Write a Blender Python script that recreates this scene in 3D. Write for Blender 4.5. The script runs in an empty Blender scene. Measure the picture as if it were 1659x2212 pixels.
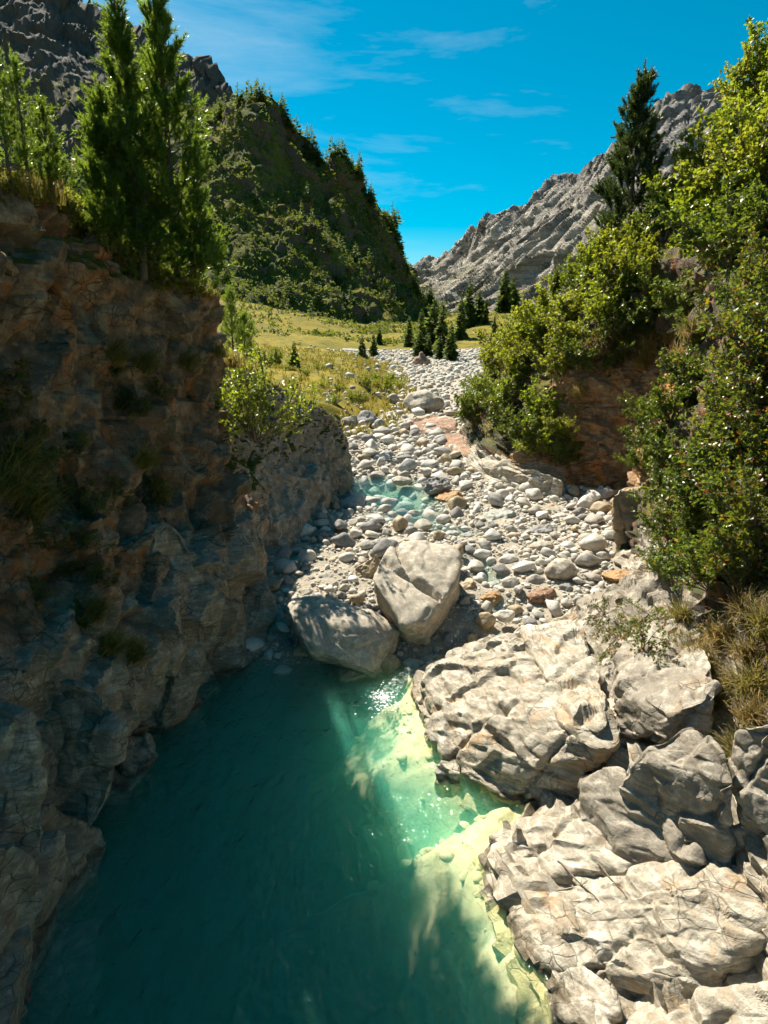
import bpy, bmesh, math, random
import numpy as np
from mathutils import Vector, Matrix
rng = np.random.default_rng(7); random.seed(7)
sc = bpy.context.scene
C = sc.collection
R = math.radians

# ------------------------------------------------------------------ camera, sky, sun, exposure
PITCH = R(16.0); CAMZ = 10.0; FPX = 1400.0; CU, CV = 829.5, 1106.0
cd = bpy.data.cameras.new('camera'); cam = bpy.data.objects.new('camera', cd); C.objects.link(cam)
cam.location = (0, 0, CAMZ); cam.rotation_euler = (R(90) - PITCH, 0, 0)
cd.sensor_fit = 'HORIZONTAL'; cd.sensor_width = 36.0; cd.lens = 36.0 * FPX / 1659.0
cd.clip_start = 0.1; cd.clip_end = 20000
sc.camera = cam
SUN_EL, SUN_AZ = R(49.8), R(-33)
SUN = Vector((math.sin(SUN_AZ) * math.cos(SUN_EL), math.cos(SUN_AZ) * math.cos(SUN_EL), math.sin(SUN_EL)))
W = bpy.data.worlds.new('World'); sc.world = W; W.use_nodes = True
wn = W.node_tree; wn.nodes.clear()
def wnode(t, **k):
    n = wn.nodes.new(t)
    for a, v in k.items(): setattr(n, a, v)
    return n
wo = wnode('ShaderNodeOutputWorld'); wb = wnode('ShaderNodeBackground')
sky = wnode('ShaderNodeTexSky', sky_type='NISHITA', sun_disc=False)
sky.sun_elevation = SUN_EL; sky.sun_rotation = SUN_AZ; sky.altitude = 1700; sky.air_density = 1.0; sky.dust_density = 0.8; sky.ozone_density = 1.0
hs = wnode('ShaderNodeHueSaturation'); hs.inputs['Hue'].default_value = 0.468; hs.inputs['Saturation'].default_value = 2.0; hs.inputs['Value'].default_value = 1.0
tc = wnode('ShaderNodeTexCoord'); mp = wnode('ShaderNodeMapping'); mp.inputs['Rotation'].default_value = (0.0, 0.9, 0.2); mp.inputs['Scale'].default_value = (1.6, 3.0, 8.0)
cn = wnode('ShaderNodeTexNoise'); cn.inputs['Scale'].default_value = 1.1; cn.inputs['Detail'].default_value = 12; cn.inputs['Roughness'].default_value = 0.62; cn.inputs['Distortion'].default_value = 0.35
cr = wnode('ShaderNodeValToRGB'); cr.color_ramp.elements[0].position = 0.51; cr.color_ramp.elements[1].position = 0.97; cr.color_ramp.elements[1].color = (0.5, 0.5, 0.5, 1)
mx = wnode('ShaderNodeMixRGB'); mx.inputs['Color2'].default_value = (8.5, 9.2, 9.6, 1)
L = wn.links.new
L(sky.outputs[0], hs.inputs['Color']); L(tc.outputs['Generated'], mp.inputs[0]); L(mp.outputs[0], cn.inputs['Vector']); L(cn.outputs[0], cr.inputs[0])
sx = wnode('ShaderNodeSeparateXYZ'); ma = wnode('ShaderNodeMath', operation='MULTIPLY_ADD'); ma.inputs[1].default_value = -.3; L(tc.outputs['Generated'], sx.inputs[0]); L(sx.outputs[0], ma.inputs[0]); L(cn.outputs[0], ma.inputs[2]); L(ma.outputs[0], cr.inputs[0])
L(cr.outputs[0], mx.inputs['Fac']); L(hs.outputs[0], mx.inputs['Color1']); L(mx.outputs[0], wb.inputs['Color']); L(wb.outputs[0], wo.inputs[0])
wb.inputs['Strength'].default_value = 0.05
sl = bpy.data.lights.new('sun', 'SUN'); sl.energy = 5.0; sl.angle = R(0.53); sl.color = (1.0, 0.915, 0.76)
so = bpy.data.objects.new('sun', sl); C.objects.link(so); so.rotation_euler = SUN.to_track_quat('Z', 'Y').to_euler()
sc.view_settings.view_transform = 'Standard'; sc.view_settings.look = 'None'; sc.view_settings.gamma = 1; sc.view_settings.exposure = 1.22
sc.render.engine = 'CYCLES'
cy = sc.cycles
cy.max_bounces = 5; cy.diffuse_bounces = 3; cy.glossy_bounces = 2; cy.transmission_bounces = 4; cy.transparent_max_bounces = 12; cy.volume_bounces = 2
cy.caustics_reflective = False; cy.caustics_refractive = False; cy.use_denoising = True; cy.use_adaptive_sampling = True; cy.adaptive_threshold = .03; cy.adaptive_min_samples = 12; cy.sample_clamp_indirect = 4

# ------------------------------------------------------------------ picking points of the place along a sight line
cp, sp = math.cos(PITCH), math.sin(PITCH)
def ray(u, v):
    dx, dy = (u - CU) / FPX, (CV - v) / FPX
    return dx, cp + dy * sp, -sp + dy * cp
def at(u, v, Y):
    d = ray(u, v); t = Y / d[1]
    return np.array((d[0] * t, Y, CAMZ + d[2] * t))
def atz(u, v, z):
    d = ray(u, v); t = (z - CAMZ) / d[2]
    return np.array((d[0] * t, d[1] * t, z))
def project(P):
    P = np.asarray(P, float); q = P - np.array((0, 0, CAMZ))
    zc = q[..., 1] * cp - q[..., 2] * sp; yc = q[..., 1] * sp + q[..., 2] * cp
    zc = np.where(zc < 1e-3, 1e-3, zc)
    return CU + FPX * q[..., 0] / zc, CV - FPX * yc / zc, zc

# ------------------------------------------------------------------ noise
def _h(x, y, z, s):
    h = (x.astype(np.uint32) * np.uint32(374761393) + y.astype(np.uint32) * np.uint32(668265263) + z.astype(np.uint32) * np.uint32(2147483647) + np.uint32((s * 974634777) & 0xffffffff))
    h = (h ^ (h >> np.uint32(13))) * np.uint32(1274126177); h = (h ^ (h >> np.uint32(16))) * np.uint32(2246822519)
    return h ^ (h >> np.uint32(13))
_G = np.array([(1,1,0),(-1,1,0),(1,-1,0),(-1,-1,0),(1,0,1),(-1,0,1),(1,0,-1),(-1,0,-1),(0,1,1),(0,-1,1),(0,1,-1),(0,-1,-1)], np.float32)
def perlin(P, s=0):
    P = np.asarray(P, np.float32)
    i = np.floor(P).astype(np.int32); f = P - i.astype(np.float32); w = f * f * f * (f * (f * 6 - 15) + 10)
    out = 0
    for a in (0, 1):
        for b in (0, 1):
            for c in (0, 1):
                g = _G[_h(i[:, 0] + a, i[:, 1] + b, i[:, 2] + c, s) % np.uint32(12)]
                d = g[:, 0] * (f[:, 0] - a) + g[:, 1] * (f[:, 1] - b) + g[:, 2] * (f[:, 2] - c)
                out = out + d * (w[:, 0] if a else 1 - w[:, 0]) * (w[:, 1] if b else 1 - w[:, 1]) * (w[:, 2] if c else 1 - w[:, 2])
    return out
def fbm(P, o=4, s=0, gain=.5):
    r, a = 0, 1.0
    for k in range(o):
        r = r + a * perlin(P * 2.03 ** k, s + k); a *= gain
    return r
def ridged(P, o=4, s=0):
    r, a = 0, 1.0
    for k in range(o):
        r = r + a * (1 - 2.2 * np.abs(perlin(P * 2.07 ** k, s + k))); a *= .5
    return r - .9
def voronoi(P, s=0, jit=.9):
    P = np.asarray(P, np.float32)
    i = np.floor(P).astype(np.int32); n = len(P)
    F1 = np.full(n, 9., np.float32); F2 = np.full(n, 9., np.float32); ID = np.zeros(n, np.uint32); CE = np.zeros((n, 3), np.float32); ID2 = np.zeros(n, np.uint32); CE2 = np.zeros((n, 3), np.float32)
    for a in (-1, 0, 1):
        for b in (-1, 0, 1):
            for c in (-1, 0, 1):
                j = i + np.array((a, b, c), np.int32); h = _h(j[:, 0], j[:, 1], j[:, 2], s)
                o = np.stack([h & np.uint32(1023), (h >> np.uint32(10)) & np.uint32(1023), (h >> np.uint32(20)) & np.uint32(1023)], 1).astype(np.float32) * np.float32(1 / 1023.)
                ce = j.astype(np.float32) + np.float32(.5) + (o - np.float32(.5)) * np.float32(jit); d = P - ce; d = np.sqrt(np.einsum('ij,ij->i', d, d))
                m = d < F1; m2 = ~m & (d < F2)
                ID2[m] = ID[m]; CE2[m] = CE[m]; F2[m] = F1[m]; F1[m] = d[m]; ID[m] = h[m]; CE[m] = ce[m]
                F2[m2] = d[m2]; ID2[m2] = h[m2]; CE2[m2] = ce[m2]
    return F1, F2, ID, CE, ID2, CE2
def sstep(a, b, x):
    t = np.clip((x - a) / (b - a), 0, 1); return t * t * (3 - 2 * t)
def rotm(rx, ry, rz):
    return np.array((Matrix.Rotation(rz, 3, 'Z') @ Matrix.Rotation(ry, 3, 'Y') @ Matrix.Rotation(rx, 3, 'X')))
def facet(P, size, amp, s, aniso=(1, 1, 1), rot=(0, 0, 0), warp=.25, crack=.35, tilt=1.0, cw=.09):
    """blocky broken rock: every cell of a warped 3D cell pattern is a tilted, offset facet with a recessed joint"""
    q = (P @ rotm(*rot)) / size / np.array(aniso)
    q = q + warp * np.stack([perlin(q * .9, s + 11), perlin(q * .9, s + 12), perlin(q * .9, s + 13)], 1)
    F1, F2, ID, CE, ID2, CE2 = voronoi(q, s)
    def val(I, c):
        h2 = _h(I, I >> np.uint32(7), I >> np.uint32(3), s + 5)
        r = np.stack([h2 & np.uint32(1023), (h2 >> np.uint32(10)) & np.uint32(1023), (h2 >> np.uint32(20)) & np.uint32(1023)], 1).astype(np.float32) / 511.5 - 1
        return .55 * ((I % np.uint32(997)) / 498.5 - 1) + tilt * .9 * ((q - c) * r).sum(1)
    d = F2 - F1; sm = .5 + .5 * sstep(0, min(.35, max(.04, .05 / size)), d); e = 1 - sstep(0, max(cw, min(.3, .05 / size)), d)
    return amp * (val(ID, CE) * sm + val(ID2, CE2) * (1 - sm) - crack * e)
def strata(P, size, amp, s, d=(.3, .2, .9), warp=.6):
    d = np.array(d) / np.linalg.norm(d)
    t = (P @ d) / size + warp * fbm(P / (size * 6), 3, s)
    q = np.stack([t, t * 0 + 3.1, (P @ np.array((d[1], -d[0], .2))) / (size * 14)], 1)
    return amp * (np.abs(perlin(q, s + 3)) * 2 - .5 + .5 * perlin(q * 2.7, s + 4))

def joints(P, d, gap, depth, s, w=.035, keep=.55):
    """straight cracks of one joint set, each running only part of the way"""
    d = np.array(d) / np.linalg.norm(d); t = (P @ d) / gap + .12 * perlin(P / (gap * 1.5), s); k = np.round(t); off = .3 * np.sin(k * 37.7 + s)
    m = sstep(-.1, .1, perlin(np.stack([P[:, 0] / 1.1 + k * 7.3, P[:, 1] / 1.1, P[:, 2] / 1.1], 1), s + 1) + keep - .5)
    return -depth * m * np.exp(-((t - k - off * .5) * gap / w) ** 2)
def steps(P, size, amp, s, d=(.2, .45, .7), warp=.5, sharp=.12):
    """layered ledges: a warped saw-tooth across the bedding, each ledge broken along its length"""
    d = np.array(d) / np.linalg.norm(d); e = np.cross(d, (.3, .1, .9)); e /= np.linalg.norm(e)
    t = (P @ d) / size + warp * fbm(P / (size * 5), 3, s)
    f = t - np.floor(t); k = np.floor(t); r = (np.abs(np.sin(k * 78.233 + s)) * .8 + .35) * sstep(-.25, .25, perlin(P / (size * 4), s + 2) + .08)
    return amp * r * (np.where(f < 1 - sharp, f / (1 - sharp), (1 - f) / sharp) - .5)

# ------------------------------------------------------------------ mesh helpers
def tag(o, label=None, cat=None, group=None, kind=None):
    for k, v in (('label', label), ('category', cat), ('group', group), ('kind', kind)):
        if v: o[k] = v
    return o
def mesh_np(name, V, F, smooth=True):
    me = bpy.data.meshes.new(name); V = np.asarray(V, np.float32); F = [np.asarray(f, np.int32) for f in (F if isinstance(F, list) else [F]) if len(f)]
    me.vertices.add(len(V)); me.vertices.foreach_set('co', V.ravel())
    nl = sum(f.size for f in F); npoly = sum(len(f) for f in F)
    me.loops.add(nl); me.loops.foreach_set('vertex_index', np.concatenate([f.ravel() for f in F]))
    me.polygons.add(npoly)
    tot = np.concatenate([np.full(len(f), f.shape[1], np.int32) for f in F]); st = np.concatenate([[0], np.cumsum(tot)[:-1]]).astype(np.int32)
    me.polygons.foreach_set('loop_start', st); me.polygons.foreach_set('loop_total', tot)
    me.polygons.foreach_set('use_smooth', np.full(npoly, bool(smooth))); me.update(calc_edges=True); me.validate()
    if smooth == 'sharp': me.set_sharp_from_angle(angle=R(28))
    return me
def add(name, me, m=None, parent=None, loc=None):
    o = bpy.data.objects.new(name, me); C.objects.link(o)
    if m is not None and me is not None and len(me.materials) == 0: me.materials.append(m)
    if parent is not None: o.parent = parent
    if loc is not None: o.location = loc
    return o
def empty(name, loc=(0, 0, 0), rz=0, s=1):
    o = bpy.data.objects.new(name, None); C.objects.link(o); o.location = loc; o.rotation_euler = (0, 0, rz); o.scale = (s, s, s); o.empty_display_size = .2
    return o
def grid_faces(n, m):
    a = (np.arange(n - 1)[:, None] * m + np.arange(m - 1)[None]).ravel()
    return np.stack([a, a + 1, a + m + 1, a + m], 1)
def crom(A, n):
    A = np.asarray(A, float); k = len(A); t = np.linspace(0, k - 1 - 1e-9, n); i = t.astype(int); f = (t - i).reshape((-1,) + (1,) * (A.ndim - 1))
    E = np.concatenate([[2 * A[0] - A[1]], A, [2 * A[-1] - A[-2]]]); p0, p1, p2, p3 = E[i], E[i + 1], E[i + 2], E[i + 3]
    return .5 * (2 * p1 + (p2 - p0) * f + (2 * p0 - 5 * p1 + 4 * p2 - p3) * f ** 2 + (3 * p1 - p0 - 3 * p2 + p3) * f ** 3)
def respace(A, n, wt=None):
    """resample a fine polyline-grid along axis 0 by mean arc length"""
    d = np.linalg.norm(np.diff(A, axis=0), axis=2).mean(1)
    if wt is not None: d = d * np.asarray(wt(A[:-1])).reshape(-1)
    s = np.concatenate([[0], np.cumsum(d)]); t = np.linspace(0, s[-1], n); i = np.clip(np.searchsorted(s, t, 'right') - 1, 0, len(s) - 2); f = ((t - s[i]) / (s[i + 1] - s[i] + 1e-12))[:, None, None]
    return A[i] * (1 - f) + A[i + 1] * f
def loft(net, n, m, wtn=None, wtm=None):
    net = np.asarray(net, float)
    A = crom(net, 400); A = respace(A, n, wtn)
    B = crom(A.transpose(1, 0, 2), 400); B = respace(B, m, wtm)
    return B.transpose(1, 0, 2)
def normals(G):
    a = np.gradient(G, axis=0); b = np.gradient(G, axis=1); N = np.cross(a, b); return N / (np.linalg.norm(N, axis=2, keepdims=True) + 1e-12)
SURF = {}
def surface(name, G, m, kind='structure', key=None, smooth=True, **kw):
    n, k = G.shape[:2]
    o = add(name, mesh_np(name, G.reshape(-1, 3), grid_faces(n, k), smooth), m); tag(o, kind=kind, **kw)
    if key: SURF[key] = (G.reshape(-1, 3), normals(G).reshape(-1, 3))
    return o
def pick(key, u, v, tol=14):
    """point of a built surface seen in the given direction (front-most)"""
    P, N = SURF[key]; U, V, Z = project(P); d = np.hypot(U - u, V - v); k = np.where((d < tol) & (Z > .5))[0]
    if len(k) == 0: k = np.array([np.argmin(d + (Z < .5) * 1e6)])
    j = k[np.argmin(Z[k] + d[k] * .02)]
    return P[j].copy(), N[j].copy()

# ------------------------------------------------------------------ materials
class MB:
    def __init__(s, name):
        s.m = bpy.data.materials.new(name); s.m.use_nodes = True; s.t = s.m.node_tree; s.t.nodes.clear(); s.out = s.n('ShaderNodeOutputMaterial')
    def n(s, t, ins=None, **k):
        x = s.t.nodes.new(t)
        for a, v in k.items(): setattr(x, a, v)
        for a, v in (ins or {}).items():
            if isinstance(v, bpy.types.NodeSocket): s.t.links.new(v, x.inputs[a])
            else: x.inputs[a].default_value = v
        return x
    def coord(s, scale=(1, 1, 1), rot=(0, 0, 0), kind='Object'):
        t = s.n('ShaderNodeTexCoord'); return s.n('ShaderNodeMapping', {0: t.outputs[kind], 'Scale': scale, 'Rotation': rot}).outputs[0]
    def noise(s, vec, scale, detail=6, rough=.6, dist=0):
        return s.n('ShaderNodeTexNoise', {'Vector': vec, 'Scale': scale, 'Detail': detail, 'Roughness': rough, 'Distortion': dist}).outputs[0]
    def ramp(s, fac, *stops):
        r = s.n('ShaderNodeValToRGB', {0: fac}); e = r.color_ramp.elements
        while len(e) < len(stops): e.new(.5)
        for q, (p, c) in zip(e, stops):
            q.position = p; q.color = (c, c, c, 1) if isinstance(c, (int, float)) else (*c, 1)
        return r.outputs[0]
    def mix(s, f, a, b, mode='MIX'):
        x = s.n('ShaderNodeMixRGB', blend_type=mode)
        for i, v in ((0, f), (1, a), (2, b)):
            if isinstance(v, bpy.types.NodeSocket): s.t.links.new(v, x.inputs[i])
            else: x.inputs[i].default_value = v if i == 0 else (*v, 1)
        return x.outputs[0]
    def math(s, op, a, b=0.):
        return s.n('ShaderNodeMath', {0: a, 1: b}, operation=op).outputs[0]
    def bump(s, h, strength=.5, dist=.1, nrm=None):
        i = {'Height': h, 'Strength': strength, 'Distance': dist}
        if nrm is not None: i['Normal'] = nrm
        return s.n('ShaderNodeBump', i).outputs[0]
    def done(s, shader):
        s.t.links.new(shader, s.out.inputs[0]); return s.m

def rock_mat(name, base, light, dark, stain=None, stain_amt=.5, band_rot=(0, .5, .4), band=.5, scale=1., rough=.8, bump=.6, lichen=None, moss=None, wet=None, objrand=0., veins=0., algae=0., cracks=.85):
    b = MB(name); v = b.coord((scale,) * 3); vb = b.coord((scale * .55, scale * .9, scale * 4.5), band_rot)
    n1 = b.noise(v, .55, 4, .62); n2 = b.noise(v, 3.2, 5, .7); n3 = b.noise(v, 16, 3, .75); nb = b.noise(vb, 1.15, 6, .68, .8)
    col = b.mix(b.ramp(n1, (.36, 0), (.64, 1)), base, light)
    col = b.mix(b.math('MULTIPLY', b.ramp(nb, (.40, 0), (.54, 1)), band), col, dark)
    col = b.mix(b.math('MULTIPLY', b.ramp(nb, (.56, 0), (.66, 1)), band * .8), col, light)
    col = b.mix(b.math('MULTIPLY', b.ramp(n2, (.44, 1), (.58, 0)), .6), col, dark)
    col = b.mix(b.math('MULTIPLY', b.ramp(n3, (.35, 1), (.58, 0)), .5), col, tuple(x * .5 for x in base))
    if veins:
        wv = b.n('ShaderNodeTexWave', {'Vector': vb, 'Scale': .8, 'Distortion': 7, 'Detail': 4, 'Detail Scale': 1.3}).outputs[1]
        col = b.mix(b.math('MULTIPLY', b.ramp(wv, (.78, 0), (.95, 1)), veins), col, tuple(min(.8, x * 1.25) for x in light))
    if stain:
        s1 = b.noise(v, .9, 6, .6, 1.2); col = b.mix(b.math('MULTIPLY', b.ramp(s1, (.53, 0), (.68, 1)), stain_amt), col, stain)
    if lichen:
        s2 = b.noise(v, 3.2, 8, .75); col = b.mix(b.math('MULTIPLY', b.ramp(s2, (.56, 0), (.64, 1)), .65), col, lichen)
    if moss:
        g = b.n('ShaderNodeNewGeometry'); z = b.n('ShaderNodeSeparateXYZ', {0: g.outputs['Normal']}).outputs[2]
        s3 = b.noise(v, 1.6, 7, .7)
        f = b.ramp(b.math('ADD', b.math('MULTIPLY', z, .55), s3), (moss[1], 0), (moss[1] + .12, 1)); col = b.mix(f, col, moss[0])
    if objrand:
        oi = b.n('ShaderNodeObjectInfo').outputs['Random']; hv = b.n('ShaderNodeHueSaturation', {'Color': col, 'Value': b.n('ShaderNodeMapRange', {0: oi, 3: 1 - objrand, 4: 1 + objrand * .5}).outputs[0], 'Saturation': b.n('ShaderNodeMapRange', {0: b.math('FRACT', b.math('MULTIPLY', oi, 17.3)), 3: .5, 4: 1.5}).outputs[0]}); col = hv.outputs[0]
    ro = rough
    if wet is not None:
        g2 = b.n('ShaderNodeNewGeometry'); z2 = b.n('ShaderNodeSeparateXYZ', {0: g2.outputs['Position']}).outputs[2]
        f = b.ramp(b.math('ADD', z2, b.math('MULTIPLY', n2, .5)), (wet + .17, 0), (wet + .24, 1), (wet + .30, 1), (wet + .45, 0))
        col = b.mix(f, col, b.mix(1.0, col, (.42, .38, .32), 'MULTIPLY')); col = b.mix(b.math('MULTIPLY', b.ramp(b.math('ADD', z2, .5), (.40, 1), (.48, 0)), algae), col, (.50, .42, .17))
    h = b.math('ADD', b.math('MULTIPLY', n2, .40), b.math('ADD', b.math('MULTIPLY', n3, .36), b.math('MULTIPLY', nb, .5)))
    vo = b.n('ShaderNodeTexVoronoi', {'Vector': b.n('ShaderNodeVectorMath', {0: b.coord((scale * .28, scale * .7, scale * 1.5), band_rot), 1: b.n('ShaderNodeVectorMath', {0: b.n('ShaderNodeTexNoise', {'Vector': v, 'Scale': 1.3}).outputs[1], 1: (.3, .3, .3)}, operation='MULTIPLY').outputs[0]}, operation='ADD').outputs[0], 'Scale': 2.3}, feature='DISTANCE_TO_EDGE').outputs[0]
    vo2 = b.n('ShaderNodeTexVoronoi', {'Vector': b.n('ShaderNodeVectorMath', {0: b.coord((scale * 1.1, scale * .25, scale * .5), (band_rot[0] + .6, band_rot[1] - .3, band_rot[2] + .5)), 1: b.n('ShaderNodeVectorMath', {0: b.n('ShaderNodeTexNoise', {'Vector': v, 'Scale': 1.9}).outputs[1], 1: (.25, .25, .25)}, operation='MULTIPLY').outputs[0]}, operation='ADD').outputs[0], 'Scale': 1.7}, feature='DISTANCE_TO_EDGE').outputs[0]
    vo = b.math('MINIMUM', vo, b.math('MULTIPLY', vo2, 1.6))
    ck = b.math('MULTIPLY', b.ramp(vo, (0, 1), (.026, 0)), b.ramp(b.noise(v, .9, 3, .6), (.47, 0), (.55, 1)))
    col = b.mix(b.math('MULTIPLY', ck, cracks), col, tuple(x * .16 for x in base)); h = b.math('SUBTRACT', h, b.math('MULTIPLY', ck, .3 * cracks))
    p = b.n('ShaderNodeBsdfPrincipled', {'Base Color': col, 'Roughness': ro, 'Normal': b.bump(h, bump, .09 / scale)}); p.inputs['Specular IOR Level'].default_value = .3
    return b.done(p.outputs[0])

M = {}
M['orange_wall'] = rock_mat('rusty_wall_rock', (.42, .25, .12), (.52, .36, .21), (.17, .10, .055), (.62, .25, .05), .8, (.1, .1, .2), .6, .7, .85, .8)
M['cliff'] = rock_mat('cliff_rock', (.20, .135, .085), (.36, .265, .18), (.065, .045, .031), (.36, .14, .04), .9, (1.1, .7, .3), .22, 1, .85, .8, (.27, .24, .18), ((.030, .030, .014), 1.03), None)
M['cliff_low'] = rock_mat('grey_cliff_rock', (.30, .26, .20), (.47, .42, .335), (.115, .097, .074), (.27, .16, .08), .4, (1.0, .6, .3), .6, 1.2, .6, .7, (.36, .33, .27), ((.03, .034, .014), 1.16), .0, veins=.1)
M['pale'] = rock_mat('pale_gneiss', (.40, .345, .26), (.70, .655, .56), (.20, .17, .125), (.46, .255, .095), .5, (.1, .75, -.2), .7, 1.0, .6, .65, (.33, .31, .27), None, .0, veins=.15, algae=.8, cracks=.6)
M['pale_grey'] = rock_mat('grey_gneiss', (.34, .30, .24), (.48, .44, .365), (.15, .128, .10), (.30, .18, .08), .35, (.5, .9, .2), .55, 1.1, .7, .6, (.43, .41, .36), None, None)
M['hill_rock'] = rock_mat('hillside_rock', (.14, .10, .07), (.23, .17, .12), (.05, .036, .026), (.42, .15, .035), .75, (.1, .1, .2), .6, .8, .85, .9, None, ((.045, .050, .014), .78), None)
M['boulder'] = rock_mat('boulder_stone', (.48, .43, .35), (.61, .56, .47), (.27, .23, .18), (.45, .30, .15), .35, (.6, .3, .2), .4, 1.6, .75, .45, (.60, .58, .52), None, None, cracks=.25)
M['cobble'] = rock_mat('cobble_stone', (.56, .53, .47), (.70, .67, .61), (.34, .31, .27), (.47, .33, .18), .3, (.5, .4, .3), .3, 2.2, .7, .3, None, None, None, objrand=.4, cracks=.25)
M['tan_stone'] = rock_mat('tan_stone', (.42, .33, .21), (.54, .45, .31), (.22, .165, .10), (.45, .28, .09), .5, (.5, .4, .3), .35, 2, .6, .4, cracks=.25)
M['red_rock'] = rock_mat('reddish_rock', (.36, .22, .14), (.48, .34, .24), (.16, .09, .055), (.42, .18, .07), .5, (.2, .1, .2), .6, 1, .8, .7)

def simple_mat(name, c1, c2, scale=3., rough=.85, bump=.4, c3=None, dist=.05):
    b = MB(name); v = b.coord(); n1 = b.noise(v, scale * .25, 6, .6); n2 = b.noise(v, scale * 2, 6, .7)
    col = b.mix(b.ramp(n1, (.38, 0), (.62, 1)), c1, c2)
    if c3: col = b.mix(b.ramp(n2, (.52, 0), (.66, 1)), col, c3)
    p = b.n('ShaderNodeBsdfPrincipled', {'Base Color': col, 'Roughness': rough, 'Normal': b.bump(n2, bump, dist)}); p.inputs['Specular IOR Level'].default_value = .2
    return b.done(p.outputs[0])
def pebble_mat():
    b = MB('pebble_stone'); isl = b.n('ShaderNodeNewGeometry').outputs['Random Per Island']; v = b.coord()
    col = b.ramp(isl, (0, (.24, .225, .20)), (.12, (.42, .40, .36)), (.35, (.56, .53, .47)), (.6, (.64, .61, .54)), (.82, (.46, .44, .40)), (.93, (.52, .41, .29)), (1, (.74, .71, .65)))
    n = b.noise(v, 14, 5, .7); col = b.mix(b.math('MULTIPLY', b.ramp(n, (.4, 1), (.6, 0)), .35), col, (.2, .18, .155))
    p = b.n('ShaderNodeBsdfPrincipled', {'Base Color': col, 'Roughness': .75, 'Normal': b.bump(n, .3, .03)}); p.inputs['Specular IOR Level'].default_value = .3
    return b.done(p.outputs[0])
M['pebble'] = pebble_mat()
M['gravel'] = simple_mat('gravel_bed', (.30, .265, .21), (.38, .34, .275), 6, .9, .9, (.20, .175, .135), .04)
M['sand'] = simple_mat('pool_floor_sand', (.58, .50, .27), (.66, .58, .34), 2.5, .9, .5, (.40, .33, .18))
def grassland_mat(name, c1, c2, c3, rockc, s=.05, rock_at=.62, treeline=None):
    b = MB(name); v = b.coord(); n1 = b.noise(v, s, 8, .65); n2 = b.noise(v, s * 9, 8, .7); n3 = b.noise(v, s * 60, 5, .75)
    col = b.mix(b.ramp(n1, (.4, 0), (.6, 1)), c1, c2); col = b.mix(b.ramp(n2, (.47, 0), (.62, 1)), col, c3); col = b.mix(b.math('MULTIPLY', b.ramp(n3, (.35, 1), (.6, 0)), .5), col, tuple(x * .4 for x in c1))
    g = b.n('ShaderNodeNewGeometry'); z = b.n('ShaderNodeSeparateXYZ', {0: g.outputs['Normal']}).outputs[2]
    f = b.ramp(b.math('ADD', b.math('MULTIPLY', b.math('SUBTRACT', 1., z), .9), b.math('MULTIPLY', n2, .55)), (rock_at, 0), (rock_at + .1, 1))
    if treeline:
        zp = b.n('ShaderNodeSeparateXYZ', {0: g.outputs['Position']}).outputs[2]; f = b.math('MAXIMUM', f, b.ramp(b.math('ADD', b.math('MULTIPLY', zp, .001), b.math('MULTIPLY', n1, .16)), (treeline, 0), (treeline + .03, 1)))
    rc = b.mix(b.ramp(n3, (.4, 0), (.62, 1)), tuple(x * .6 for x in rockc), rockc)
    col = b.mix(f, col, rc)
    p = b.n('ShaderNodeBsdfPrincipled', {'Base Color': col, 'Roughness': .95, 'Normal': b.bump(b.math('ADD', n2, b.math('MULTIPLY', n3, .5)), .7, .25 / s * .03)}); p.inputs['Specular IOR Level'].default_value = .1
    return b.done(p.outputs[0])
M['meadow'] = grassland_mat('alpine_meadow', (.17, .145, .020), (.27, .205, .03), (.075, .085, .016), (.32, .29, .24), .05, .72)
M['left_mtn'] = grassland_mat('forested_mountain', (.060, .075, .014), (.17, .145, .022), (.034, .048, .011), (.12, .092, .070), .012, .84)
M['far_left'] = grassland_mat('rocky_grass_mountain', (.13, .12, .022), (.19, .165, .035), (.06, .07, .02), (.105, .097, .088), .006, .55, .43)
M['turf'] = grassland_mat('rim_turf', (.10, .105, .018), (.17, .13, .03), (.05, .065, .013), (.14, .10, .07), .5, .80)
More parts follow.
